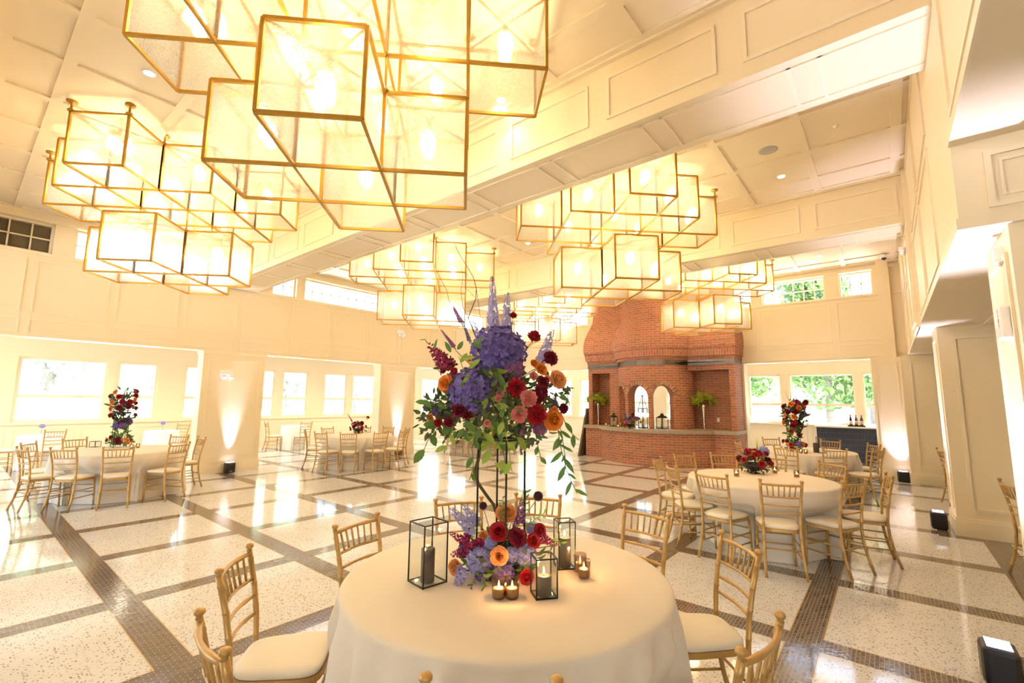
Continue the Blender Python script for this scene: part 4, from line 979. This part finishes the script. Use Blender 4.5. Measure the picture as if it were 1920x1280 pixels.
for px, py, d, k, c, off in ((968, 727, 34, 'carnation', 'redp', -.13), (990, 747, 31, 'carnation', 'pink', -.16), (973, 776, 30, 'carnation', 'pink', -.16), (1005, 777, 36, 'carnation', 'redp', -.13), (1014, 735, 26, 'carnation', 'burg', -.08), (1018, 718, 24, 'carnation', 'burg', -.05), (1031, 673, 29, 'carnation', 'burg', .02), (1001, 632, 25, 'carnation', 'redp', .0), (1055, 766, 20, 'carnation', 'burg', .0), (1008, 746, 22, 'carnation', 'burg', -.09),
                         (962, 592, 14, 'carnation', 'redp', .03), (862, 768, 28, 'carnation', 'burg', -.09), (842, 791, 20, 'carnation', 'burg', -.06), (880, 777, 22, 'carnation', 'burg', -.08), (914, 793, 14, 'carnation', 'pink', -.12), (938, 738, 15, 'carnation', 'pink', -.12), (934, 746, 13, 'carnation', 'pink', -.13), (852, 696, 14, 'carnation', 'redp', -.02), (822, 792, 16, 'carnation', 'redp', -.03), (1000, 705, 16, 'carnation', 'pink', -.06),
                         (834, 718, 34, 'rose', 'orange', -.02), (1047, 711, 38, 'rose', 'peach', -.02), (1039, 787, 42, 'rose', 'orange', -.08), (1016, 691, 26, 'rose', 'orange', 0), (1003, 681, 16, 'bud', 'orange', 0), (806, 783, 15, 'bud', 'orange', 0), (1040, 768, 12, 'bud', 'orange', -.08), (1027, 708, 11, 'bud', 'peach', -.04), (880, 675, 9, 'bud', 'peach', -.05)):
    put(px, py, d * 1.06, k, c, off - (.07 if off < 0 else .03))
def spray(a, b, kind, color, wpx, off=0):
    """spike-like flower from pixel a (base) to pixel b (tip)"""
    p, q = P(*a, off), P(*b, off); d = q - p; L = d.length; s = L / {'delphinium': .3, 'veronica': .2, 'snapdragon': .18}[kind]; w = pxm(wpx, off) / 2 / {'delphinium': .05, 'veronica': .018, 'snapdragon': .04}[kind]
    part(kind, fmesh(kind, color), ta, p - org, aim(d), (w, w, s), PNAME[color] + ' ' + kind)
spray((925, 632), (923, 517), 'delphinium', 'lav', 25); spray((949, 640), (951, 548), 'delphinium', 'lav', 24, .05); spray((1012, 690), (1036, 617), 'delphinium', 'lav', 27, .05); spray((905, 655), (888, 600), 'delphinium', 'lav', 12, .08)
spray((868, 610), (845, 567), 'veronica', 'mauve', 12, .05); spray((855, 655), (827, 618), 'veronica', 'mauve', 11, .02); spray((882, 645), (868, 602), 'veronica', 'hyd', 10, .05)
spray((846, 695), (803, 644), 'snapdragon', 'burg', 34, -.02); spray((838, 690), (812, 650), 'snapdragon', 'magenta', 22, -.05)
# stems and twigs
pr = [(C0 - org, P(x, y, o) - org) for x, y, o in ((925, 625, 0), (949, 640, .05), (1012, 690, .05), (868, 612, .05), (855, 657, .02), (882, 648, .05), (844, 693, -.02), (1001, 636, 0), (1031, 676, .02), (962, 600, .03), (1047, 716, 0), (1039, 780, -.05), (834, 722, 0), (806, 780, 0), (1055, 770, 0))]
stems(pr).build('flower_stems', 'stem', ta)
stems([(P(925, 530) - org, P(922, 517) - org), (P(925, 640) - org, P(923, 520) - org), (P(949, 645, .05) - org, P(951, 550, .05) - org), (P(1010, 695, .05) - org, P(1035, 620, .05) - org), (P(803, 645, -.02) - org, P(788, 637, -.02) - org)], .003, 'stem').build('flower_spike_stems', 'stem', ta)
for pts, r in (([(900, 650), (888, 622), (878, 595), (892, 560), (893, 540), (888, 520), (871, 492), (858, 470), (852, 455)], .0032), ([(905, 655), (880, 600), (868, 575), (864, 545), (868, 520), (866, 505)], .002), ([(868, 602), (842, 565), (838, 545), (825, 520), (820, 510)], .0022), ([(893, 540), (900, 590), (903, 600)], .0014), ([(889, 556), (874, 540), (866, 528)], .0012)):
    MB().tube([P(x, y, .08 + .02 * math.sin(i)) - org for i, (x, y) in enumerate(pts)], [r * (1 - .7 * i / len(pts)) for i in range(len(pts))], 6).build('curly_twig', 'bark', ta)
MB().tube([P(x, y, o) - org for x, y, o in ((905, 815, 0), (899, 840, -.03), (896, 865, -.05), (890, 885, -.05), (896, 905, -.04), (912, 928, -.02), (925, 945, 0), (931, 965, .02))], [.008, .011, .009, .011, .009, .008, .008, .006], 8).build('moss_branch', 'moss', ta)
fill(ta, C0 - org, (.28, .28, .17), 420, 'dark_leaf', .055, 'foliage', 5); fill(ta, P(930, 775) - org, (.32, .32, .14), 150, 'leaf', .05, 'foliage', 6); fill(ta, P(905, 700, -.1) - org, (.12, .1, .12), 20, 'lime', .065, 'foliage', 17); fill(ta, P(935, 815) - org, (.14, .14, .04), 45, 'lime', .07, 'foliage', 18, -.5)
for x, y, s, seed in ((815, 790, .11, 20), (865, 800, .12, 21), (1000, 805, .1, 22), (960, 790, .12, 23), (815, 775, .11, 7), (1030, 730, .1, 8), (835, 755, .1, 9), (945, 705, .13, 10)): fill(ta, P(x, y, 0) - org, (s, s, s * .8), 70, 'dark_leaf', .04, 'foliage', seed)
lf = [((880, 700), (862, 735), 'lime', .05), ((905, 710), (893, 750), 'lime', .06), ((880, 690), (900, 672), 'lime', .05), ((868, 672), (890, 668), 'lime', .05), ((912, 740), (905, 770), 'lime', .06), ((918, 742), (935, 752), 'lime', .05), ((872, 790), (892, 808), 'leaf', .07), ((930, 790), (942, 830), 'leaf', .06), ((800, 755), (779, 752), 'leaf', .05), ((795, 750), (808, 764), 'leaf', .05),
      ((935, 700), (948, 735), 'leaf', .06), ((955, 715), (945, 735), 'lime', .05), ((1050, 738), (1066, 752), 'leaf', .04), ((905, 655), (885, 640), 'leaf', .05), ((890, 650), (905, 630), 'leaf', .04), ((845, 660), (835, 640), 'leaf', .045), ((858, 655), (868, 640), 'leaf', .045), ((815, 655), (818, 635), 'leaf', .03), ((825, 690), (812, 690), 'dark_leaf', .03)]
groups = {}
for a, b, m_, w_ in lf: groups.setdefault(m_, []).append((a, b, w_))
for m_, ls in groups.items():
    mb = MB()
    for a, b, w_ in ls: p, q = P(*a, -.17) - org, P(*b, -.19) - org; leafgeo(mb, p, q - p, toC + V((FR.gauss(0, .3), FR.gauss(0, .3), .4)), (q - p).length, w_ * .55, .15)
    mb.build('leaves', m_, ta)
VN = [([(920, 745, -.2), (940, 775, -.24), (948, 810, -.24), (955, 850, -.22), (960, 885, -.2)], 'lime', .08, .55, .06), ([(905, 800, -.15), (915, 830, -.18), (925, 860, -.18), (935, 880, -.16)], 'lime', .085, .6, .05), ([(895, 810, -.1), (885, 840, -.12), (888, 875, -.12), (880, 900, -.1)], 'leaf', .06, .5, .06),
      ([(850, 790, -.05), (815, 800, -.05), (800, 830, -.06), (790, 858, -.06)], 'leaf', .075, .6, .05), ([(850, 800, -.08), (840, 825, -.1), (832, 848, -.1)], 'lime', .06, .5, .06), ([(1045, 800, -.05), (1052, 840, -.06), (1062, 880, -.07), (1075, 910, -.07), (1082, 925, -.07)], 'leaf', .075, .3, .035), ([(1055, 780, 0), (1065, 805, -.02), (1085, 825, -.03)], 'leaf', .065, .4, .05),
      ([(1050, 800, -.02), (1056, 830, -.04), (1060, 860, -.05), (1058, 890, -.05)], 'leaf', .065, .28, .03), ([(1003, 800, -.02), (1006, 825, -.02), (1012, 850, -.03), (1015, 865, -.03)], 'leaf', .05, .5, .07), ([(1045, 720, 0), (1062, 735, 0), (1068, 760, 0)], 'leaf', .045, .4, .05), ([(840, 760, 0), (815, 750, 0), (800, 748, 0)], 'leaf', .05, .45, .05), ([(930, 820, -.1), (945, 850, -.1), (950, 895, -.1)], 'leaf', .07, .5, .07),
      ([(880, 715, -.15), (868, 690, -.12), (860, 668, -.08)], 'lime', .06, .45, .05), ([(905, 690, -.15), (925, 705, -.18), (945, 700, -.15)], 'lime', .06, .4, .05), ([(955, 800, -.1), (968, 820, -.1), (975, 835, -.1)], 'dark_leaf', .05, .3, .04)]
for i, (pts, m_, L, W, ev) in enumerate(VN): vine(ta, org, [P(*q) for q in pts], m_, L, W, ev, 30 + i)
# trailing amaranth
for i, (a, b, m_) in enumerate((((925, 800), (925, 835), 'yellowgreen'), ((943, 795), (943, 845), 'yellowgreen'), ((978, 800), (977, 850), 'mauve'))):
    p, q = P(*a, -.02), P(*b, -.02); mb = MB(); n = 9
    for k in range(n): mb.ball((p - org).lerp(q - org, k / (n - 1)) + V((FR.gauss(0, .004), FR.gauss(0, .004), 0)), .014 - .006 * k / n, 7, 5)
    mb.build('hanging_amaranth', m_, ta)

# --- low arrangement round the foot of the stand
org = V((sb.x, sb.y, TZ))
la = thing('low_flower_arrangement', 'low ring of orange roses, red roses and blue delphiniums at the stand foot', 'flowers', org)
CL = org + V((0, 0, .08)); ta_keep = ta; ta = la; C0 = CL
fb = MB().lathe([(.001, .001), (.10, .001), (.13, .03), (.125, .06), (.001, .06)], 24).build('floral_bowl', 'black', la)
for px, py, d, k, c, off in ((936, 1042, 37, 'rose', 'peach', -.2), (949, 961, 42, 'rose', 'peach', -.03), (853, 1064, 32, 'rose', 'peach', -.1), (906, 1004, 22, 'rose', 'peach', -.06), (935, 996, 38, 'rose', 'redp', -.14), (1013, 993, 27, 'rose', 'redp', -.05), (1001, 1014, 29, 'rose', 'redp', -.12), (988, 1082, 30, 'rose', 'redp', -.17), (906, 948, 16, 'scabiosa', 'plum', .02), (1009, 930, 20, 'scabiosa', 'plum', .02),
                         (970, 1008, 34, 'carnation', 'burg', -.12), (880, 1000, 20, 'carnation', 'magenta', -.03), (898, 1022, 24, 'carnation', 'magenta', -.1), (872, 1030, 24, 'hydrangea', 'hyd', -.05), (900, 1050, 46, 'hydrangea', 'lav', -.12), (943, 1072, 38, 'hydrangea', 'hyd', -.17), (986, 1040, 36, 'hydrangea', 'lav', -.12), (958, 1040, 26, 'hydrangea', 'lav', -.14), (996, 990, 20, 'hydrangea', 'lav', 0), (920, 1018, 22, 'hydrangea', 'lav', -.12), (905, 1075, 26, 'hydrangea', 'hyd', -.13)):
    put(px, py, d, k, c, off)
spray((893, 1000), (843, 952), 'delphinium', 'lav', 26, -.03); spray((900, 985), (866, 945), 'delphinium', 'lav', 20, .0); spray((872, 1060), (852, 1112), 'delphinium', 'lav', 26, -.15); spray((895, 1028), (845, 1040), 'snapdragon', 'magenta', 26, -.08); spray((880, 1020), (843, 998), 'snapdragon', 'magenta', 18, -.05); spray((972, 985), (979, 935), 'snapdragon', 'mauve', 22, .0); spray((1010, 1005), (1045, 1022), 'snapdragon', 'magenta', 18, -.05)
stems([(CL - org, P(x, y, o) - org) for x, y, o in ((843, 952, -.03), (866, 945, 0), (906, 950, .02), (1009, 932, .02), (979, 935, 0), (853, 1064, -.1), (1045, 1022, -.05), (1060, 1019, -.05), (985, 915, 0))], .0025).build('flower_stems', 'stem', la)
fill(la, CL - org + V((0, 0, .02)), (.2, .2, .11), 300, 'dark_leaf', .045, 'foliage', 15, .3, zmin=.015); fill(la, CL - org, (.2, .2, .12), 110, 'leaf', .055, 'foliage', 16, .3, zmin=.015)
for i, (pts, m_) in enumerate((([(985, 990, -.05), (1005, 972, -.05), (1022, 960, -.04)], 'lime'), ([(945, 1000, -.1), (944, 960, -.08), (943, 930, -.07)], 'leaf'), ([(890, 1010, -.05), (890, 985, -.05)], 'lime'), ([(905, 1075, -.2), (912, 1100, -.22)], 'leaf'), ([(890, 1085, -.2), (882, 1105, -.2)], 'dark_leaf'), ([(1015, 1035, -.12), (1035, 1030, -.12)], 'dark_leaf'), ([(985, 965, 0), (986, 920, 0)], 'leaf'), ([(1030, 1012, -.05), (1055, 1018, -.05)], 'lime'))):
    vine(la, org, [P(*q) for q in pts], m_, .035, .28, .014, 60 + i, .1, 'sprig', .002)
ta = ta_keep

# ------------------------------------------------------------------ lanterns, candles and votives
def lantern(c, rz, sx, sy, h, label):
    t = thing('glass_lantern', label, 'lantern', c, rz, 'glass box lanterns'); x, y = sx / 2, sy / 2; f = MB(); b = .0055
    for z in (.004, h):
        for s in (-1, 1): f.bar((-x, s * y, z), (x, s * y, z), b); f.bar((s * x, -y, z), (s * x, y, z), b)
    for i in (-1, 1):
        for j in (-1, 1): f.bar((i * x, j * y, 0), (i * x, j * y, h), b)
    f.build('frame', 'black', t)
    for i in (-1, 1):
        MB().box((i * x - .001, -y + .003, .006), (i * x + .001, y - .003, h - .003)).build('glass_pane', 'lpane', t); MB().box((-x + .003, i * y - .001, .006), (x - .003, i * y + .001, h - .003)).build('glass_pane', 'lpane', t)
    MB().box((-x, -y, .0015), (x, y, .004)).build('glass_floor', 'lpane', t); return t
def pillar(c, r, h, label, lit=True, cup=True):
    t = thing('pillar_candle', label, 'candle', c, 0, 'charcoal pillar candles')
    MB().lathe([(.001, 0), (r, 0), (r, h - .003), (r - .003, h), (r * .5, h - .004), (.001, h - .005)], 28).build('wax', 'candle', t); MB().tube([(0, 0, h - .005), (.001, 0, h + .008)], .0012, 6).build('wick', 'black', t)
    if lit:
        MB().lathe([(.0005, 0), (.0042, .006), (.0045, .012), (.003, .022), (.0003, .034)], 10, (0, 0, h + .003)).build('flame', 'flame', t)
        ld = bpy.data.lights.get('candle_glow') or bpy.data.lights.new('candle_glow', 'POINT'); ld.energy = .5; ld.color = (1, .6, .25); ld.shadow_soft_size = .008; lo = bpy.data.objects.new('candle_glow', ld); col.objects.link(lo); lo.parent = t; lo.location = (0, 0, h + .03)
    return t
def votive(c, label, s=1, grp='smoked glass votive holders'):
    t = thing('votive_holder', label, 'votive', c, 0, grp)
    MB().lathe([(.001, 0), (.026 * s, .001), (.031 * s, .008), (.034 * s, .09 * s), (.0325 * s, .09 * s), (.029 * s, .012), (.001, .010)], 24).build('glass_cup', 'smoke_glass', t); MB().lathe([(.001, .011), (.027 * s, .011), (.028 * s, .045 * s), (.001, .044 * s)], 20).build('wax', 'ivorywax', t)
    MB().lathe([(.0005, 0), (.004, .006), (.0042, .011), (.0003, .03)], 10, (0, 0, .047 * s)).build('flame', 'flame', t)
    ld = bpy.data.lights.get('candle_glow') or bpy.data.lights.new('candle_glow', 'POINT'); ld.energy = .5; ld.color = (1, .6, .25); ld.shadow_soft_size = .008; lo = bpy.data.objects.new('candle_glow', ld); col.objects.link(lo); lo.parent = t; lo.location = (0, 0, .07 * s)
def lant3(front, side, htop, label, candle, ch, cr, clabel, lit=True):
    """lantern from its front-corner and side-corner base pixels; height from the top pixel of the front edge"""
    A, B = onz(*front, TZ), onz(*side, TZ); e = (B - A); e.z = 0; w = e.length; ang = math.atan2(e.y, e.x)
    nrm = V((-e.y, e.x, 0)).normalized()
    if nrm.dot(HF) < 0: nrm = -nrm
    c = A + e * .5 + nrm * w * .5; h = ond(front[0], htop, A.dot(HF)).z - TZ
    lantern((c.x, c.y, TZ), ang, w, w, h, label); pillar((c.x + candle[0], c.y + candle[1], TZ + .0045), cr, ch, clabel, lit)
    return c, w, h
lant3((793, 1105), (837, 1091), 987, 'tall black framed glass lantern left of the low flowers', (0, 0), .155, .034, 'charcoal pillar candle inside the left glass lantern', False)
lant3((1048, 1069), (1079, 1067), 980, 'tall black framed glass lantern behind the lit votives, right rear', (0, 0), .150, .034, 'burning charcoal candle in the rear right glass lantern')
lant3((1006, 1125.5), (1045, 1122), 1050, 'short black framed glass lantern right of the low flowers, nearest the camera', (0, 0), .085, .036, 'burning charcoal candle in the short front glass lantern')
for (px, py), l in (((935, 1126), 'smoked glass votive in front of the low flowers, left of the touching pair'), ((960, 1126), 'smoked glass votive in front of the low flowers, right of the touching pair'), ((1095, 1088), 'smoked glass votive right of the lanterns, front one of two'), ((1088, 1076), 'smoked glass votive right of the lanterns, half hidden behind another')):
    p = onz(px, py - 5, TZ); votive((p.x, p.y, TZ), l, 1)

# ------------------------------------------------------------------ other arrangements
def posy(name, label, c, spec, rad, seed, leafn=90, tall=0, leafm='dark_leaf'):
    """loose bouquet: blooms on an upper half-dome of the given radii around c (world), parts of one arrangement"""
    global FR
    t = thing(name, label, 'flowers', c); rr = random.Random(seed); o = V(c)
    for k, (kind, color, size, th, ph, f) in enumerate(spec):
        d = V((math.cos(th) * math.cos(ph), math.sin(th) * math.cos(ph), math.sin(ph))); p = V((d.x * rad[0], d.y * rad[1], d.z * rad[2] + tall)) * f
        bloom(t, V(), kind, color, p, d, size)
    if leafn: fill(t, (0, 0, tall * .9), (rad[0] * .95, rad[1] * .95, rad[2] * .85), leafn, leafm, .05, 'foliage', seed)
    return t
def rnd_spec(seed, n, kinds, lo=-.1, hi=1.4):
    rr = random.Random(seed); return [(*rr.choice(kinds), rr.uniform(0, 2 * PI), rr.uniform(lo, hi), rr.uniform(.85, 1.05)) for _ in range(n)]
MIX = [('rose', 'redp', .045), ('rose', 'orange', .045), ('carnation', 'burg', .045), ('hydrangea', 'hyd', .05), ('carnation', 'magenta', .04), ('rose', 'peach', .04), ('carnation', 'redp', .04)]
def bowl(c, r, label, m='blackplastic'):
    o = MB().lathe([(.001, 0), (r * .45, 0), (r * .42, .008), (r * .15, .02), (r * .2, .035), (r * .7, .06), (r * .98, .105), (r, .125), (r * .96, .125), (r * .6, .075), (.001, .06)], 28).build('footed_bowl', m); o.location = c; tag(o, label, 'bowl'); return o
def at_table(px, py): return onz(px, py, TZ)
# table near the bricks
p = at_table(1415, 887); bowl((p.x, p.y, TZ), .15, 'dark footed bowl holding red flowers on the table near the brick bar')
MIX2 = [m for m in MIX if m[0] != 'hydrangea'] + [('rose', 'redp', .05), ('carnation', 'burg', .05), ('scabiosa', 'mauve', .035)]; sp = rnd_spec(41, 26, MIX2); t = posy('bowl_flower_arrangement', 'low red, orange and plum flowers in the dark bowl near the brick bar', (p.x, p.y, TZ + .13), sp, (.2, .2, .15), 41, 130)
spk = part('snapdragon', fmesh('snapdragon', 'yellowgreen'), t, (.02, -.04, .12), None, (.25, .25, 1.1), 'upright green spike'); bloom(t, V(), 'hydrangea', 'lav', (.1, -.1, .14), (.4, -.4, 1), .06)
for (px, py), l in (((1381, 893), 'smoked votive left of the dark flower bowl'), ((1494, 895), 'smoked votive on the right part of the table near the brick bar'), ((1453, 887), 'smoked votive just right of the dark flower bowl')):
    q = at_table(px, py); votive((q.x, q.y, TZ), l, .95, 'votives on the table near the brick bar')
# table before the tiled bar: tall column of flowers and candles
def tall_column(c, h, label, slabel, seed, lean, name='tall_flower_arrangement'):
    s = thing('flower_stand', slabel, 'stand', (c[0], c[1], TZ)); 
    for x, y in ((.09, .09), (-.09, .09), (-.09, -.09), (.09, -.09)): MB().bar((x, y, 0), (x, y, h * .62), .008).build('post', 'black', s)
    MB().lathe([(.001, h * .62), (.13, h * .62), (.13, h * .62 + .03), (.001, h * .62 + .03)], 16).build('tray', 'black', s)
    t = thing(name, label, 'flowers', (c[0], c[1], TZ)); rr = random.Random(seed)
    for i in range(34):
        u = rr.random() ** .8; z = h * (.3 + .75 * u); a = rr.uniform(0, 6.28); w = .17 if u > .35 else .1; k, col_, sz = rr.choice(MIX + [('rose', 'orange', .05), ('carnation', 'burg', .05)]); d = V((math.cos(a), math.sin(a), .3))
        bloom(t, V(), k, col_, (d.x * w + lean[0] * u, d.y * w + lean[1] * u, z), d, sz * 1.15)
    for i in range(12):
        a = rr.uniform(0, 6.28); d = V((math.cos(a), math.sin(a), .4)); k, col_, sz = rr.choice(MIX); bloom(t, V(), k, col_, (d.x * .17, d.y * .17, .06 + rr.uniform(0, .12)), d, sz)
    fill(t, (lean[0] * .6, lean[1] * .6, h * .72), (.2, .2, h * .36), 230, 'dark_leaf', .07, 'foliage', seed, zmin=.02); fill(t, (0, 0, h * .3), (.12, .12, h * .28), 120, 'leaf', .07, 'foliage', seed + 1, zmin=.02); fill(t, (0, 0, .08), (.2, .2, .1), 80, 'leaf', .06, 'foliage', seed + 2, zmin=.02)
    mb = MB()
    for i in range(5): 
        a = rr.uniform(0, 6.28); mb.tube([(0, 0, h * .9), (.06 * math.cos(a), .06 * math.sin(a), h * 1.1), (.13 * math.cos(a), .13 * math.sin(a), h * (1.2 + .1 * rr.random()))], [.004, .003, .001], 5)
    mb.build('twigs', 'bark', t); return t
q = at_table(1490, 846); tall_column((q.x, q.y), .88, 'tall column of orange and burgundy flowers before the bar window', 'black flower stand inside the tall column before the bar window', 51, (.05, -.05))
q = at_table(222, 838); tall_column((q.x, q.y), .95, 'tall column of orange and red flowers before the left aisle window', 'black flower stand inside the tall column at the left table', 52, (0, 0))
for px, py, tb, l, lit in ((1511, 851, 3, 'smoked votive left of the dark candle on the table before the navy bar', 0), (1502, 850, 3, 'smoked votive by the tall flower foot before the navy bar', 0), (246, 842, 0, 'smoked votive on the left table, right of the tall flowers', 0), (258, 840, 0, 'smoked votive at the right edge of the left table candles', 0)):
    q = at_table(px, py); votive((q.x, q.y, TZ), l, .9, 'votives on the far tall flower tables')
q = at_table(1531, 848); pillar((q.x, q.y, TZ), .045, .17, 'charcoal pillar candle on the table before the navy bar', False)
q = at_table(178, 838); lantern((q.x, q.y, TZ), .6, .11, .11, .1, 'low glass box lantern left of the flowers on the left table')
q = at_table(1541, 849); lantern((q.x, q.y, TZ), .4, .12, .12, .28, 'glass box lantern beside the charcoal candle before the navy bar')
# table between the piers
p = at_table(671, 812); bowl((p.x, p.y, TZ), .14, 'dark footed bowl on the table between the two uplit piers')
t = posy('bowl_flower_arrangement', 'low red, orange and violet flowers in the bowl between the uplit piers', (p.x, p.y, TZ + .12), rnd_spec(43, 24, MIX2, -.1, 1.3), (.22, .22, .18), 43, 110)
part('veronica', fmesh('veronica', 'mauve'), t, (-.1, .1, .15), aim((-.5, .3, 1)), 1.4, 'mauve veronica'); bloom(t, V(), 'carnation', 'redp', (.16, -.16, .28), (.5, -.5, 1), .05)
p = V((TB[0], TB[1], 0)); bowl((p.x, p.y, TZ), .14, 'dark bowl on the half hidden table behind the tall stand')
posy('bowl_flower_arrangement', 'low flowers on the half hidden table behind the tall stand', (p.x, p.y, TZ + .12), rnd_spec(44, 14, MIX, -.1, 1.3), (.2, .2, .15), 44, 80)
# ledge of the fireplace
LZ = .931
def ledge(px, py): return onz(px, py, LZ)
def trumpet(px, py, label, flabel, seed, x=None):
    p = ledge(px, py) if x is None else V((x, onx(px, py, x).y, LZ)); v = MB().lathe([(.001, 0), (.055, .0), (.055, .008), (.02, .02), (.014, .05), (.024, .07), (.016, .1), (.02, .2), (.035, .4), (.06, .6), (.075, .66), (.07, .66), (.05, .55), (.001, .5)], 24).build('trumpet_vase', 'silver'); v.location = (p.x, p.y, LZ); tag(v, label, 'vase', 'silver trumpet vases')
    t = thing('vase_flower_arrangement', flabel, 'flowers', (p.x, p.y, LZ + .62)); rr = random.Random(seed)
    for i in range(26):
        a = rr.uniform(0, 6.28); ph = rr.uniform(-.1, 1.4); d = V((math.cos(a) * math.cos(ph), math.sin(a) * math.cos(ph), math.sin(ph))); bloom(t, V(), 'carnation', 'yellowgreen', V((d.x * .3, d.y * .3, .1 + d.z * .2)) * rr.uniform(.7, 1.05), d, .075)
    fill(t, (0, 0, .14), (.36, .36, .2), 150, 'lime', .08, 'foliage', seed, .3)
trumpet(1321, 806, 'tall silver trumpet vase in the right brick niche', 'yellow green flowers in the silver vase of the right niche', 61, 12.85)
trumpet(1122, 796, 'tall silver trumpet vase in the left brick niche', 'yellow green flowers in the silver vase of the left niche', 62, 12.85)
def ledge_lantern(px, py, w, h, label, peak, clabel):
    p = ledge(px, py); t = thing('iron_lantern', label, 'lantern', (p.x, p.y, LZ), PI / 4 + .3); x = w / 2; f = MB().box((-x - .01, -x - .01, 0), (x + .01, x + .01, .018)).box((-x - .01, -x - .01, h), (x + .01, x + .01, h + .015))
    for i in (-1, 1):
        for j in (-1, 1): f.bar((i * x, j * x, 0), (i * x, j * x, h), .014)
    f.build('frame', 'black', t)
    if peak == 'roof':
        MB().lathe([(x * 1.45, h + .012), (x * 1.1, h + .04), (x * .5, h + .07), (x * .4, h + .1), (x * .55, h + .11), (.001, h + .125)], 4 * 4).build('roof', 'black', t); MB().tube([(.03 * math.cos(a * PI / 8), 0, h + .14 + .03 * math.sin(a * PI / 8)) for a in range(17)], .004, 6).build('ring_handle', 'black', t)
    elif peak == 'spire':
        s = MB()
        for i in (-1, 1):
            for j in (-1, 1): s.bar((i * x, j * x, h), (i * .015, j * .015, h + .33), .012)
        s.ball((0, 0, h + .35), .025, 10, 8); s.build('spire', 'black', t)
    for i in (-1, 1):
        MB().box((i * x - .001, -x + .005, .02), (i * x + .001, x - .005, h)).build('glass_pane', 'lpane', t); MB().box((-x + .005, i * x - .001, .02), (x - .005, i * x + .001, h)).build('glass_pane', 'lpane', t)
    c = MB().lathe([(.001, 0), (.036, 0), (.036, .13), (.001, .125)], 20).build('ivory_candle', 'ivorywax'); c.location = (p.x, p.y, LZ + .0185); tag(c, clabel, 'candle')
ledge_lantern(1151, 799, .15, .26, 'black iron lantern leftmost on the fireplace ledge', 'roof', 'ivory candle in the leftmost iron lantern on the ledge')
ledge_lantern(1206, 802, .17, .52, 'tall spired black iron lantern behind the ledge flowers', 'spire', 'ivory candle in the tall spired iron lantern')
ledge_lantern(1242, 803, .21, .28, 'black iron lantern with domed roof below the right arch', 'roof', 'ivory candle in the iron lantern below the right arch')
p = ledge(1181, 803); bowl((p.x, p.y, LZ), .13, 'dark bowl of flowers on the fireplace ledge')
posy('bowl_flower_arrangement', 'mixed red, orange and lavender flowers on the brick fireplace ledge', (p.x, p.y, LZ + .12), rnd_spec(63, 24, MIX + [('hydrangea', 'lav', .05), ('hydrangea', 'mauve', .05)], -.1, 1.4), (.24, .3, .26), 63, 110)
for (px, py), l in (((1136, 798), 'small votive left of the leftmost iron lantern on the ledge'), ((1159, 801), 'small votive between the left iron lantern and ledge flowers'), ((1217, 805), 'small votive left of the domed iron lantern on the ledge')):
    q = ledge(px, py); votive((q.x, q.y, LZ), l, .8, 'votives on the fireplace ledge')
# bud vases on the window tables
for c, l in ((K2, 'small blue bud vase on the window table right of the left flowers'), (K1, 'small pale bud vase on the leftmost window table')):
    t = thing('bud_vase', l, 'vase', (c[0], c[1], .75)); MB().lathe([(.001, 0), (.035, 0), (.04, .05), (.018, .1), (.02, .12), (.001, .12)], 16).build('glass_body', 'lpane', t); bloom(t, V(), 'hydrangea', 'lav', (0, 0, .2), (0, 0, 1), .05); MB().tube([(0, 0, .01), (0, 0, .19)], .003, 5).build('stem', 'stem', t)
